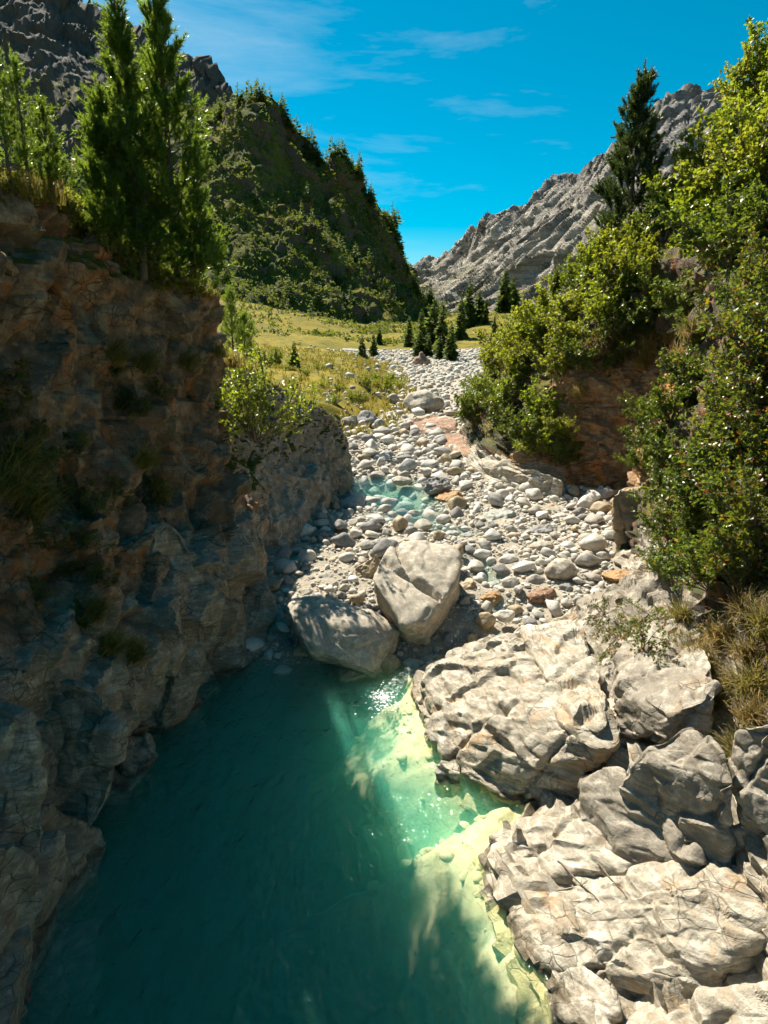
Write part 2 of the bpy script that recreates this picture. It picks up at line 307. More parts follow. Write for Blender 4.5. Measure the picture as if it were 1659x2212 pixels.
def far_rock_mat():
    b = MB('granite_mountain'); v = b.coord((1, 1, 1)); vs = b.coord((.45, 1.1, 3.6), (.3, .75, .5))
    n2 = b.noise(vs, .008, 10, .72, .4); n3 = b.noise(v, .03, 8, .75); n4 = b.noise(vs, .05, 6, .75); n5 = b.noise(v, .004, 5, .6)
    z = b.n('ShaderNodeSeparateXYZ', {0: b.n('ShaderNodeNewGeometry').outputs['Position']}).outputs[2]; alt = b.math('ADD', b.math('MULTIPLY', z, .001), b.math('MULTIPLY', n5, .35))
    pale = b.mix(b.ramp(n2, (.43, 0), (.57, 1)), (.25, .225, .195), (.50, .455, .385)); grey = b.mix(b.ramp(n3, (.42, 0), (.6, 1)), (.18, .17, .165), (.36, .335, .305))
    col = b.mix(b.ramp(alt, (.50, 0), (.66, 1)), pale, grey)  # upper rock greyer: shade on the crest put into the colour
    col = b.mix(b.math('MULTIPLY', b.ramp(n4, (.38, 1), (.52, 0)), .4), col, (.14, .13, .12)); col = b.mix(b.math('MULTIPLY', b.ramp(n3, (.36, 1), (.52, 0)), .25), col, (.14, .135, .125))
    gf = b.math('MULTIPLY', b.ramp(b.noise(vs, .014, 8, .7), (.49, 0), (.58, 1)), b.ramp(alt, (.24, .95), (.46, 0)))
    col = b.mix(gf, col, (.15, .14, .035)); col = b.mix(b.math('MULTIPLY', b.ramp(n4, (.60, 0), (.66, 1)), .7), col, (.62, .58, .51))
    p = b.n('ShaderNodeBsdfPrincipled', {'Base Color': col, 'Roughness': .9, 'Normal': b.bump(b.math('ADD', n4, n3), .8, 14.)}); p.inputs['Specular IOR Level'].default_value = .15
    return b.done(p.outputs[0])
M['granite'] = far_rock_mat()

# ------------------------------------------------------------------ gorge cliff on the shaded side
ST = [  # Y, then (x, z) up the face: bed, waterline ... rim, plateau
 (-4,  [(-4.6,-6),(-5.5,0),(-5.8,1.6),(-6.1,3.2),(-6.5,5),(-6.8,7),(-7.2,9),(-7.8,11),(-8.6,12.6),(-11,13.6),(-17,15),(-34,24)]),
 (3,   [(-4.8,-6),(-5.5,0),(-5.6,1.6),(-6.0,3.2),(-6.5,5),(-6.8,7),(-7.2,9),(-7.8,11),(-8.6,12.6),(-11,13.6),(-17,15),(-34,24)]),
 (7.6, [(-4.9,-6),(-5.55,0),(-5.7,1.6),(-6.1,3.2),(-6.5,5),(-6.9,7),(-7.3,9),(-7.8,11),(-8.5,12.6),(-11,13.4),(-17,15),(-34,24)]),
 (9.6, [(-5.4,-6),(-6.25,0),(-6.4,1.6),(-6.7,3.2),(-7.1,5),(-7.4,7),(-7.6,9),(-7.8,11),(-8.4,12.6),(-10.6,13.2),(-17,14.8),(-34,24)]),
 (11.5,[(-5.4,-6),(-6.4,0),(-6.2,1.6),(-6.4,3.2),(-7.1,5),(-7.5,7),(-7.6,9),(-7.8,11),(-8.1,12.4),(-10.4,13),(-17,14.6),(-34,24)]),
 (13.8,[(-4.9,-6),(-5.8,0),(-5.3,1.6),(-5.2,3.4),(-6.0,5),(-7.1,6.6),(-7.2,8.8),(-7.3,10.8),(-7.7,12.6),(-10,13.2),(-17,14.4),(-34,24)]),
 (16.2,[(-4.3,-6),(-5.1,0),(-4.7,1.6),(-4.5,3.4),(-5.2,5),(-6.3,6.4),(-6.5,8.6),(-6.6,10.6),(-7.0,12.4),(-9.6,13.0),(-17,14),(-34,24)]),
 (18.1,[(-4.0,-6),(-4.8,0),(-4.5,1.4),(-4.5,2.8),(-5.1,4.4),(-5.5,6),(-5.6,8.2),(-5.4,9.8),(-5.7,11.1),(-8.6,12.2),(-17,13.6),(-34,24)]),
 (20.0,[(-4.5,-3),(-4.8,1),(-4.8,2),(-4.8,3.2),(-5.0,4.6),(-5.2,6.2),(-5.2,7.8),(-4.9,9.2),(-5.2,10.8),(-8.2,11.6),(-17,13),(-34,24)]),
 (22.0,[(-4.2,-1),(-4.5,1.2),(-4.7,2.2),(-5.0,3.2),(-5.6,4.4),(-6.2,5.6),(-6.5,7),(-6.6,8.4),(-7.2,9.5),(-9.6,10.4),(-18,12.4),(-35,24)]),
 (24.5,[(-3.5,-.6),(-3.8,1.3),(-4.1,2.3),(-4.6,3.4),(-5.2,4.5),(-5.8,5.6),(-6.1,6.7),(-6.3,7.6),(-7.2,8.6),(-10,9.4),(-19,12),(-36,23)]),
 (28,  [(-2.8,-.4),(-3.1,1.5),(-3.4,2.4),(-3.8,3.4),(-4.3,4.5),(-4.8,5.6),(-5.1,6.5),(-5.4,7.3),(-6.4,8.1),(-9.5,8.7),(-20,11),(-38,21)]),
 (31.5,[(-2.0,0),(-2.2,1.7),(-2.4,2.5),(-2.7,3.4),(-3.0,4.3),(-3.3,5.2),(-3.5,5.9),(-3.8,6.4),(-4.8,6.9),(-8.5,7.6),(-20,10),(-40,20)]),
 (34,  [(-1.4,0),(-1.6,1.8),(-1.75,2.4),(-1.95,3.1),(-2.1,3.8),(-2.25,4.4),(-2.4,5),(-2.7,5.4),(-3.8,5.8),(-8,6.8),(-20,9.4),(-42,19)]),
 (36.5,[(-2.2,.2),(-2.4,2),(-2.6,2.6),(-2.8,3.2),(-3.0,3.7),(-3.2,4.2),(-3.5,4.6),(-4.0,4.9),(-5.4,5.3),(-9.5,6.4),(-21,9),(-44,18)]),
 (41,  [(-5.4,1),(-5.7,2.4),(-6.0,2.9),(-6.3,3.4),(-6.7,3.8),(-7.1,4.2),(-7.6,4.5),(-8.2,4.8),(-9.4,5.1),(-13,6.2),(-23,8.6),(-46,17)]),
]
net = [[(x, y, z) for x, z in prof] for y, prof in ST]
G = loft(net, 540, 345, wtn=lambda A: np.where(A[:, :, 1].mean(1) < 6, .35, 1.0), wtm=lambda A: np.where(np.abs(A[:, :, 0]).mean(1) > 9.5, .22, 1.))
def displace(G, fn, sgn=1):
    P = G.reshape(-1, 3); N = normals(G).reshape(-1, 3); H = (P + N * (sgn * fn(P))[:, None]).reshape(G.shape)
    H[1:-1, 1:-1] = .84 * H[1:-1, 1:-1] + .04 * (H[2:, 1:-1] + H[:-2, 1:-1] + H[1:-1, 2:] + H[1:-1, :-2]); return H
def cliff_fn(P):
    top = sstep(11.0, 12.5, P[:, 2] + (P[:, 0] + 7) * .3 * -1) ; near = sstep(9.0, 15.0, -P[:, 0])
    sl_ = 1 - .6 * sstep(22.5, 25, P[:, 1]); d = .5 * fbm(P / 3.4, 2, 1) * sl_ + sl_ * facet(P, 2.4, .75, 21, (1, 1.2, 1.5), (.4, .2, .3), .12, .15, .9, .04) + sl_ * facet(P, 1.0, .46, 22, (1, 1.3, .9), (.7, .3, .5), .10, .25, .9, .05)
    low = 1 - sstep(3.0, 6.0, P[:, 2] + .8 * perlin(P / 2., 77))
    d = d + (1 - .45 * low) * facet(P, .45, .21, 23, (1, 1.3, .8), (.9, .5, .5), .1, .3, .9, .07) + low * sl_ * steps(P, .6, .07, 24, (.6, .45, .45), .6, .12) + joints(P, (.1, .9, .35), 1.1, .12, 27, .05) + joints(P, (.3, -.4, .9), .9, .12, 28, .05)
    return d * (1 - .75 * near)
G = displace(G, cliff_fn)
left_G = G
lc = surface('gorge_cliff', G, M['cliff'], key='left', smooth='sharp')
lc.data.materials.append(M['cliff_low']); lc.data.materials.append(M['turf']); M['ledge'] = simple_mat('ledge_moss', (.030, .034, .012), (.055, .052, .018), 5, .95, .8, (.10, .08, .045), .05); lc.data.materials.append(M['ledge']); lc.data.materials.append(M['pale_grey'])
def face_vals(G, f):
    return f[:-1, :-1].ravel()
nz = normals(G)[:, :, 2]; zz = G[:, :, 2] + 1.3 * perlin(G.reshape(-1, 3) / 1.7, 9).reshape(nz.shape)
mi = np.zeros(nz.shape, np.int32); mi[zz < 4.3] = 1; mi[(nz > .55) & ((G[:, :, 0] < -8.3) | (zz > 11.2))] = 2
yy = G[:, :, 1]; mi[(yy > 22.8) & (mi < 2)] = 4; mi[(yy > 22.8) & (nz > .6) & (zz > 4)] = 2  # paler stone upstream: grazing light on the wall end put into the colour
lc.data.polygons.foreach_set('material_index', np.ascontiguousarray(face_vals(G, mi)))

# ------------------------------------------------------------------ bank and hillside on the sunny side
RS = [
 [(1.2,-4,-6),(2.2,-4,0),(3.8,-4,.8),(5.5,-4,1.6),(6.3,-4,3.5),(7.4,-4,6),(9,-4,8.5),(14,-4,12),(34,-4,24)],
 [(1.4,4,-5),(2.4,4,0),(3.8,4,.7),(5.3,4,1.2),(6.3,4,2.8),(7.3,4,5.2),(8.9,4,8),(13.5,4,11.8),(34,4,24)],
 [(1.4,7,-4),(2.5,7,-.1),(3.8,7,.5),(5.2,7,.9),(6.2,7,2.3),(7.2,7,4.9),(8.8,7,7.8),(13,7,11.6),(34,7,25)],
 [(1.1,9,-4),(2.2,9,-.1),(3.6,9,.4),(5.2,9,.9),(6.3,9,2.2),(7.2,9,4.5),(8.6,9,7.5),(12.4,9,11.6),(34,9,26)],
 [(.7,10.5,-4),(1.9,10.5,-.2),(3.3,10.5,.35),(5,10.5,1.2),(6.6,10.5,2.4),(7.6,10.5,4.5),(9,10.5,7.5),(12.4,10.5,11.8),(34,10.5,27)],
 [(1.2,12,-3.5),(2.9,12,-.3),(3.9,12,.3),(5,12,1.35),(6.8,12,2.6),(8,12,4.8),(9.3,12,7.5),(12.4,12,12),(34,12,28)],
 [(.0,14,-3.5),(1.3,14,-.3),(2.3,14,.6),(4,14,1.2),(6,14,2.2),(8,14,4.2),(9.5,14,7.2),(12.7,14,12.2),(34,14,29)],
 [(-.4,16.3,-3),(.7,16.3,-.2),(1.7,16,.8),(3.4,15.8,1.2),(5.7,15.6,1.7),(8,16,3.2),(9.7,16.3,6.5),(13,16.5,12.2),(34,17,30)],
 [(1.2,18.0,-2),(2,17.7,0),(2.5,17.2,.8),(3.7,16.8,1.3),(5.8,16.9,1.8),(8.2,17.5,3.6),(9.8,18,6.5),(13.2,18.5,12.3),(34,20,30)],
 [(4.0,19.1,0),(4.1,18.6,.7),(4.5,18.2,1.1),(5.4,17.9,1.5),(6.8,18.1,2.1),(8.5,18.8,3.8),(10,19.3,6.5),(13.4,20,12.5),(34,23,31)],
 [(7.8,21.8,.6),(8.1,21.2,1.2),(8.4,20.9,1.8),(8.7,20.7,2.3),(9,20.6,3),(9.6,20.7,4.5),(10.6,21,7),(14,22,13),(34,26,31)],
 [(8.7,24.2,.6),(8.9,23.8,1.3),(9.2,23.6,2.4),(9.5,23.5,3.4),(9.9,23.4,4.2),(10.6,23.3,5.3),(11.5,23.5,7.6),(14.7,24.5,13.5),(34,30,31)],
 [(10.2,27,.6),(10.4,27,1.4),(10.6,27,2.6),(10.8,27,3.8),(11.1,27,5),(11.6,27,6.4),(12.4,27,8.5),(15.2,27.6,14),(34,33,31)],
 [(12,30.8,.8),(12.2,31,1.6),(12.4,31.2,3),(12.5,31.3,4.2),(12.6,31.4,5.6),(12.9,31.4,7),(13.7,31.4,9),(16,31.5,14.5),(34,36,30)],
 [(10.5,32.2,.8),(10.5,32.4,1.7),(10.6,32.7,3),(10.7,32.8,4.2),(10.9,32.9,5.6),(11.3,33.1,7),(12.1,33.6,9),(14.8,35,14.5),(30,43,28)],
 [(8.3,32.2,1),(8.4,32.6,1.8),(8.5,32.9,2.6),(8.7,33.2,3.6),(9,33.5,4.8),(9.4,33.9,6.2),(10.3,34.8,8.2),(13.4,37,13.5),(27,47,26)],
 [(5.3,33.8,1.2),(5.6,34,1.9),(6.1,34.2,2.3),(6.7,34.5,2.9),(7.3,35,3.9),(8,35.6,5.2),(9,36.6,7.2),(12,39.5,12),(25,51,24)],
 [(4.0,40,1.6),(4.3,40,2.2),(4.9,40,2.6),(5.6,40,3.2),(6.3,40.2,4.1),(7,40.5,5.2),(8,41,7),(11.5,43,11.5),(23,56,21)],
 [(4.8,46,2),(5,46,2.6),(5.6,46,3.1),(6.1,46,3.8),(6.6,46,4.6),(7.2,46,5.5),(8.2,46.5,7),(11.5,48,10.5),(23,61,18)],
 [(7.2,60,2.4),(7.5,60,3.1),(8,60,3.5),(8.5,60,4),(9,60,4.6),(9.7,60,5.2),(10.8,60.5,6.2),(14,62,9),(27,75,15)],
 [(12,85,3),(12.4,85,3.6),(13,85,4),(13.6,85,4.5),(14.3,85,5),(15.2,85,5.7),(16.8,85.5,6.8),(20,87,9),(34,98,14)],
]
G = loft(RS, 510, 300, wtn=lambda A: np.where(A[:, :, 1].mean(1) < 6, .4, np.where(A[:, :, 1].mean(1) > 36, .35, 1.)), wtm=lambda A: np.where(A[:, :, 0].mean(1) > 11, .3, 1.))
def hill_fn(P):
    far = sstep(12.0, 17.0, P[:, 0]); low = 1 - sstep(2.2, 3.4, P[:, 2])
    d = .3 * fbm(P / 3., 2, 31) + (1 - .5 * low) * facet(P, 1.8, .42, 32, (1, 1, .55), (.1, .15, .4), .1, .15, .9, .04) + facet(P, .7, .22, 33, (1.3, 1.3, .5), (.1, .25, .4), .1, .3, .9, .06) + facet(P, .3, .07, 34, (1.4, 1.2, .6), (.1, .25, .4), .1, .4)
    d = d + (.3 + .7 * low) * (steps(P, .4, .07, 35, (.25, .3, .8), .6, .08) + steps(P, .12, .02, 37, (.25, .3, .8), .8)) + joints(P, (.9, .35, .1), .7, .08, 38) + joints(P, (-.25, .9, .3), .9, .08, 40)
    return d * (1 - .5 * far)
G = displace(G, hill_fn, -1); right_G = G
rh = surface('rocky_hillside', G, M['hill_rock'], key='right', smooth='sharp')
rh.data.materials.append(M['pale']); rh.data.materials.append(M['turf']); rh.data.materials.append(M['pale_grey']); rh.data.materials.append(M['orange_wall'])
nz = np.abs(normals(G)[:, :, 2]); q = G.reshape(-1, 3); w = perlin(q / 1.5, 39).reshape(nz.shape)
mi = np.zeros(nz.shape, np.int32); zz = G[:, :, 2] + w * .8; yy = G[:, :, 1]
mi[(zz < 1.75) & (yy < 24)] = 1; mi[(zz >= 1.75) & (zz < 3.4) & (yy < 22)] = 3; mi[(zz < 2.9) & (yy > 31) & (yy < 50) & (G[:, :, 0] < 9.5)] = 1
mi[(yy > 25) & (yy < 35.5) & (zz < 8.5) & (mi == 0)] = 4; mi[(nz > .55) & (zz > 3.6) & (mi != 4)] = 2
rh.data.polygons.foreach_set('material_index', np.ascontiguousarray(face_vals(G, mi)))

# ------------------------------------------------------------------ pool floor, stream bed, valley
def gauss(x, y, cx, cy_, rx, ry, a=0):
    ca, sa = math.cos(a), math.sin(a); dx, dy = x - cx, y - cy_; p = (dx * ca + dy * sa) / rx; q_ = (-dx * sa + dy * ca) / ry
    return np.exp(-(p * p + q_ * q_))
def hgrid(x0, x1, nx, y0, y1, ny, ywarp=1.):
    x = np.linspace(x0, x1, nx); y = y0 + (y1 - y0) * np.linspace(0, 1, ny) ** ywarp; return np.meshgrid(x, y)
X, Y = hgrid(-8, 6, 150, -4, 21, 260)
Z = -4.6 + .10 * np.maximum(0, Y - 12) + 0 * X
dB = np.maximum(0, np.interp(Y, [-4, 4, 7, 9, 10.5, 12, 14, 16.3, 17.5], [2.3, 2.4, 2.6, 2.2, 1.8, 2.8, 1.3, .6, 1.5]) - X); Z = np.maximum(Z, -.22 - np.interp(Y, [4, 8, 9.6, 11, 12.3, 13.5, 15, 16.5], [1.5, 1.2, 1.0, .36, .75, .42, .5, 1.0]) * dB ** 1.3) + 3.2 * gauss(X, Y, -.5, 19, 5, 1.4)
Pn = np.stack([X, Y, Z], 2); q = Pn.reshape(-1, 3) * np.array((1, 1, 0))
Z = Z + (.30 * fbm(q / 1.8, 3, 41) + facet(q, 1.3, .10, 42, (1, 1, 1), (0, 0, 0), .4, .2) + facet(q, .45, .06, 43)).reshape(Z.shape); Z = np.minimum(Z, -.15 + .5 * sstep(2.2, 3.6, X))
floor_Z = Z.copy(); surface('pool_floor', np.stack([X, Y, Z], 2), M['sand'])

PROF = np.array([(14, -4.8), (16, -3.6), (17.4, -1.4), (18.3, .0), (19.6, .75), (21, 1.05), (24, 1.4), (28, 1.62), (33, 1.85), (38, 2.1), (45, 2.45), (52, 2.8), (66, 3.3), (107, 4.0), (140, 4.6), (250, 6.6), (400, 9.5), (700, 16), (1200, 30), (3000, 60)])
POOLS = []   # (cx, cy, rx, ry, angle, depth)
def pool_at(u, v, z, rx, ry, a, d):
    p = atz(u, v, z); POOLS.append((p[0], p[1], rx, ry, a, d))
pool_at(845, 1060, 1.8, 2.2, 2.6, .35, .75); pool_at(800, 1045, 1.8, 1.5, 1.6, .2, .5); pool_at(900, 1090, 1.7, 1.1, 1.3, .4, .4)
pool_at(915, 928, 2.5, 2.9, 1.6, .05, .6); pool_at(960, 1140, 1.5, 1.9, .8, -.35, .42); pool_at(880, 1120, 1.5, 1.7, .8, 0, .42); pool_at(1050, 1235, 1.1, .7, 1.4, .3, .5); pool_at(1100, 1300, 1.0, .9, .8, 0, .48)
pool_at(960, 1420, .4, .8, 1.4, -.3, .8)
def bed(x, y):
    z = np.interp(y, PROF[:, 0], PROF[:, 1])
    for p in POOLS: z = z - p[5] * gauss(x, y, *p[:5])
    z = z + .022 * np.clip(x - 3, 0, 9) * (y < 40) + .12 * sstep(16, 19, y) * perlin(np.stack([x / 1.9, y / 1.9, x * 0 + .5], -1).reshape(-1, 3), 51).reshape(np.shape(x))
    z = z + .06 * perlin(np.stack([x / .6, y / .6, x * 0 + .5], -1).reshape(-1, 3), 52).reshape(np.shape(x))
    return z
def terrace_edge(y): return np.interp(y, [38, 46, 56, 66, 85, 107, 125, 150], [-4, -1.5, .8, 1.8, 1.5, .5, -3, -12])
def valley(x, y):
    z = np.interp(y, PROF[:, 0], PROF[:, 1])
    k = np.stack([x / 9., y / 9., x * 0], -1).reshape(-1, 3)
    edge = terrace_edge(y)                                        # grassy terrace beside the gravel plain
    z = z + 1.5 * sstep(0, 5, edge - x) * sstep(38, 50, y) * (1 - .4 * sstep(90, 140, y)) + (.085 + .12 * sstep(150, 330, y)) * np.clip(edge - 6 - x, 0, 130) * sstep(40, 150, y)
    r = 10 + .075 * y
    z = z + .05 * np.clip(x - r, 0, 300) * sstep(60, 120, y) + 4.5 * gauss(x, y, 30, 195, 13, 26) + 5.5 * gauss(x, y, 50, 230, 18, 34)
    z = z + .25 * fbm(k, 3, 53).reshape(np.shape(x)) * sstep(40, 60, y) + 1.6 * fbm(k / 5, 3, 54).reshape(np.shape(x)) * sstep(120, 260, y)
    return z
X, Y = hgrid(-8, 14, 180, 14.5, 50, 240); Z = bed(X, Y)
surface('streambed', np.stack([X, Y, Z], 2), M['gravel'])
X, Y = hgrid(-1, 1, 210, 44, 1500, 250, 2.2); X = np.sign(X) * np.abs(X) ** 1.5 * (70 + .75 * Y)
Z = valley(X, Y) + .0; Z = np.where(Y < 50, np.minimum(Z, bed(X, Y) - .05 + 1.5 * sstep(2, 6, -X - 3)), Z)
vg = surface('valley_ground', np.stack([X, Y, Z], 2), M['meadow'], key='valley'); vg.data.materials.append(M['gravel'])
w = 6 * perlin(np.stack([X / 14, Y / 14, X * 0], -1).reshape(-1, 3), 55).reshape(X.shape)
edge = terrace_edge(Y); gm = ((X + w * .25 > edge - .5) & (X + w < 10 + .075 * Y) & (Y < 150 + w * 3)).astype(np.int32)
vg.data.polygons.foreach_set('material_index', np.ascontiguousarray(face_vals(None, gm)))
ground = add('ground', mesh_np('ground', [(-9000, -9000, -9), (9000, -9000, -9), (9000, 9000, -9), (-9000, 9000, -9)], np.array([[0, 1, 2, 3]])), M['meadow']); tag(ground, kind='structure')

# ------------------------------------------------------------------ mountains
def mountain(name, rows, n, m, mat, fn, key, jag=0, row=4):
    net = [[at(*p) if len(p) == 3 else np.array(p[:3]) for p in r] for r in rows]
    rw = np.where(np.arange(399) > 400 * (row + .35) / (len(rows) - 1), .12, 1.); G = loft(np.array(net), n, m, wtn=lambda A: rw[:, None]); G = displace(G, fn, -1)
    if jag:   # broken crest
        R0 = crom(np.array(net)[row], 300); d = np.sqrt(((G[:, :, None, :2] - R0[None, None, ::6, :2]) ** 2).sum(3)).min(2); w = np.exp(-(d / (jag * 7)) ** 2)
        x1 = np.stack([G[:, :, 0], G[:, :, 1], G[:, :, 0] * 0], 2).reshape(-1, 3); G[:, :, 2] += w * jag * (1.6 * np.abs(perlin(x1 / (jag * 4.5), 5)) + 1.3 * np.abs(perlin(x1 / (jag * 1.7), 6)) - .6).reshape(w.shape)
    return surface(name, G, mat, key=key, smooth='sharp'), G
LR = [  # base, lower, middle, upper, ridge, behind; columns run from the side valley to the spur's end
 [(330,780,280),(480,760,330),(600,760,370),(720,760,410),(830,750,470),(900,740,570),(945,735,690),(985,730,870)],
 [(330,655,320),(480,648,370),(600,660,410),(720,686,450),(830,706,510),(900,706,610),(945,702,730),(985,698,910)],
 [(330,600,350),(470,585,400),(590,590,450),(700,620,480),(800,650,540),(875,672,630),(930,686,740),(975,692,920)],
 [(330,510,420),(465,470,480),(580,480,520),(690,510,545),(780,560,585),(855,620,660),(915,668,750),(965,686,940)],
 [(330,380,540),(460,350,560),(560,350,570),(670,430,590),(760,470,620),(840,575,680),(902,652,760),(958,681,950)],
 [(330,300,640),(470,290,640),(545,240,640),(680,358,640),(745,385,650),(825,495,690),(893,636,770),(952,677,960)],
 [(330,310,700),(480,300,700),(560,262,690),(692,375,700),(758,400,720),(836,515,760),(900,650,830),(958,682,1000)],
 [(330,700,900),(490,700,900),(570,700,890),(700,700,900),(770,700,900),(850,700,900),(920,705,950),(968,700,1100)],
]
def lm_fn(P):
    q = P * np.array((1, 1, .45)); return 9 * ridged(q / 90., 5, 61) + 12 * fbm(P / 170., 3, 62) + facet(P, 34., 6.0, 63, (1, 1, 1.9), (.2, .1, .3), .25, .2) + facet(P, 13., 2.6, 64, (1, 1, 1.6), (.2, .1, .3), .2, .3) + facet(P, 5.5, .9, 65, (1, 1, 1.5), (.2, .1, .3), .2, .3)
lm, lm_G = mountain('wooded_mountain', LR, 215, 380, M['left_mtn'], lambda P: lm_fn(P), 'lm', 0, 5)
FR = [
 [(-60,760,600),(120,640,620),(250,560,640),(400,520,660),(520,470,700),(600,420,760)],
 [(-60,520,760),(110,420,780),(250,360,800),(400,330,820),(520,310,850),(600,330,880)],
 [(-60,300,1000),(100,236,1020),(240,222,1020),(400,250,1000),(520,285,980),(600,320,980)],
 [(-60,140,1250),(60,110,1260),(200,150,1240),(380,210,1150),(510,272,1080),(600,330,1050)],
 [(-60,35,1400),(95,14,1420),(205,85,1400),(400,165,1250),(520,258,1130),(600,330,1090)],
 [(-60,60,1600),(110,45,1600),(215,110,1550),(410,190,1400),(530,290,1250),(610,350,1200)],
 [(-60,700,2200),(95,700,2200),(205,700,2100),(400,700,2000),(520,700,1900),(620,700,1800)],
]
mountain('rocky_mountain', FR, 215, 270, M['far_left'], lambda P: 24 * ridged(P * np.array((1, 1, .5)) / 190., 6, 71) + facet(P, 60., 13, 72, (1, 1, 1.8), (.3, .2, .1), .25, .2) + facet(P, 24., 6, 73, (1, 1, 1.6), (.3, .2, .1), .2, .3) + facet(P, 9., 2.2, 74, (1, 1, 1.5), (.3, .2, .1), .2, .3), 'fl', 7)
GR = [
 [(800,745,1400),(900,745,1400),(1010,745,1350),(1120,745,1200),(1250,745,1050),(1420,745,950),(1600,745,900),(1800,745,850)],
 [(800,680,2000),(890,660,1900),(1000,640,1800),(1110,610,1650),(1240,580,1450),(1400,540,1250),(1600,500,1150),(1800,480,1100)],
 [(800,640,2500),(880,625,2400),(990,580,2250),(1100,540,2000),(1230,480,1750),(1390,400,1500),(1580,340,1400),(1800,300,1350)],
 [(800,610,3000),(872,592,2900),(975,558,2700),(1090,480,2400),(1220,410,2100),(1370,310,1800),(1560,240,1650),(1800,200,1600)],
 [(800,600,3300),(868,575,3200),(955,545,2950),(1035,475,2700),(1215,385,2350),(1312,330,2050),(1455,215,1900),(1700,190,1850)],
 [(800,620,3600),(870,600,3500),(965,570,3250),(1050,510,3000),(1235,420,2650),(1335,370,2350),(1480,270,2200),(1720,240,2150)],
 [(800,700,4500),(870,700,4400),(965,700,4100),(1050,700,3900),(1235,700,3600),(1335,700,3300),(1480,700,3200),(1720,700,3100)],
]
mountain('granite_mountain', GR, 250, 380, M['granite'], lambda P: -30 + 13 * ridged(P @ rotm(.3, .6, .4) * np.array((1, 1, .8)) / 300., 7, 81) + facet(P, 150., 30, 82, (1, .6, 2.4), (.3, .6, .4), .25, .1) + facet(P, 60., 18, 83, (1, .6, 2.4), (.3, .6, .4), .2, .2) + facet(P, 24., 8, 84, (1, .6, 2.4), (.3, .6, .4), .2, .25), 'gr', 24)

# ------------------------------------------------------------------ water
def water_mat(name, deep=True, wave=1., sc_=1.):
    b = MB(name); v = b.coord((1, 1, 1)); v2 = b.coord((1.5, .75, 1), (0, 0, .35))
    h = b.math('ADD', b.math('MULTIPLY', b.noise(v2, 1.7 * sc_, 3, .5, .6), 1.), b.math('ADD', b.math('MULTIPLY', b.noise(v2, 5.5 * sc_, 2, .5, .4), .38), b.math('MULTIPLY', b.noise(v, 17 * sc_, 2, .5), .07)))
    nm = b.bump(h, 1., .22 * wave)
    fr = b.n('ShaderNodeFresnel', {'IOR': 1.42, 'Normal': nm}).outputs[0]; bf = b.n('ShaderNodeNewGeometry').outputs['Backfacing']
    fac = b.math('MULTIPLY', fr, b.math('SUBTRACT', 1., bf))
    tr = b.n('ShaderNodeBsdfTransparent'); gl = b.n('ShaderNodeBsdfGlossy', {'Roughness': .045, 'Normal': nm})
    ms = b.n('ShaderNodeMixShader', {0: fac, 1: tr.outputs[0], 2: gl.outputs[0]})
    ab = b.n('ShaderNodeVolumeAbsorption', {'Color': (.10, .80, .66, 1) if deep else (.45, .84, .76, 1), 'Density': .42 if deep else .65}); vs = b.n('ShaderNodeVolumeScatter', {'Color': (.22, .92, .70, 1), 'Density': .40 if deep else .06, 'Anisotropy': .3})
    ad = b.n('ShaderNodeAddShader', {0: ab.outputs[0], 1: vs.outputs[0]}); b.t.links.new(ad.outputs[0], b.out.inputs['Volume'])
    return b.done(ms.outputs[0])
M['water'] = water_mat('pool_water'); M['stream'] = water_mat('stream_water', False, .35, 2.)
def water_body(name, x0, x1, y0, y1, nx, ny, zfn, bottom, m, **kw):
    x = np.linspace(x0, x1, nx); y = np.linspace(y0, y1, ny); X, Y = np.meshgrid(x, y); T = np.stack([X, Y, zfn(X, Y)], 2).reshape(-1, 3)
    bt = np.array([(x0, y0, bottom), (x1, y0, bottom), (x1, y1, bottom), (x0, y1, bottom)]); n = len(T)
    F = grid_faces(ny, nx); i = lambda r, c: r * nx + c
    tris = []
    e1 = [i(0, c) for c in range(nx)]; e2 = [i(r, nx - 1) for r in range(ny)]; e3 = [i(ny - 1, c) for c in range(nx - 1, -1, -1)]; e4 = [i(r, 0) for r in range(ny - 1, -1, -1)]
    for e, a, c in ((e1, n, n + 1), (e2, n + 1, n + 2), (e3, n + 2, n + 3), (e4, n + 3, n)):
        tris += [(e[k + 1], e[k], a) for k in range(len(e) - 1)] + [(e[-1], a, c)]
    o = add(name, mesh_np(name, np.concatenate([T, bt]), [F, np.array(tris), np.array([[n + 3, n + 2, n + 1, n]])]), m); tag(o, kind='structure', **kw); return o
def pool_z(X, Y):
    P = np.stack([X, Y, X * 0], -1).reshape(-1, 3); return ((.020 + .030 * gauss(P[:, 0], P[:, 1], -.2, 15.2, 2.2, 2.6)) * fbm(P * np.array((1.6, 1.1, 1)), 3, 91) - .002).reshape(X.shape)
water_body('pool_water', -9, 5.2, -4, 19.0, 150, 240, pool_z, -6.5, M['water'])

water_body('stream_water', -5.4, 4.6, 18.9, 52, 60, 200, lambda X, Y: np.interp(Y, PROF[:, 0], PROF[:, 1]) - .13 - .05 * sstep(24, 19, Y) + .006 * np.sin(X * 9 + Y * 7), -.9, M['stream'])

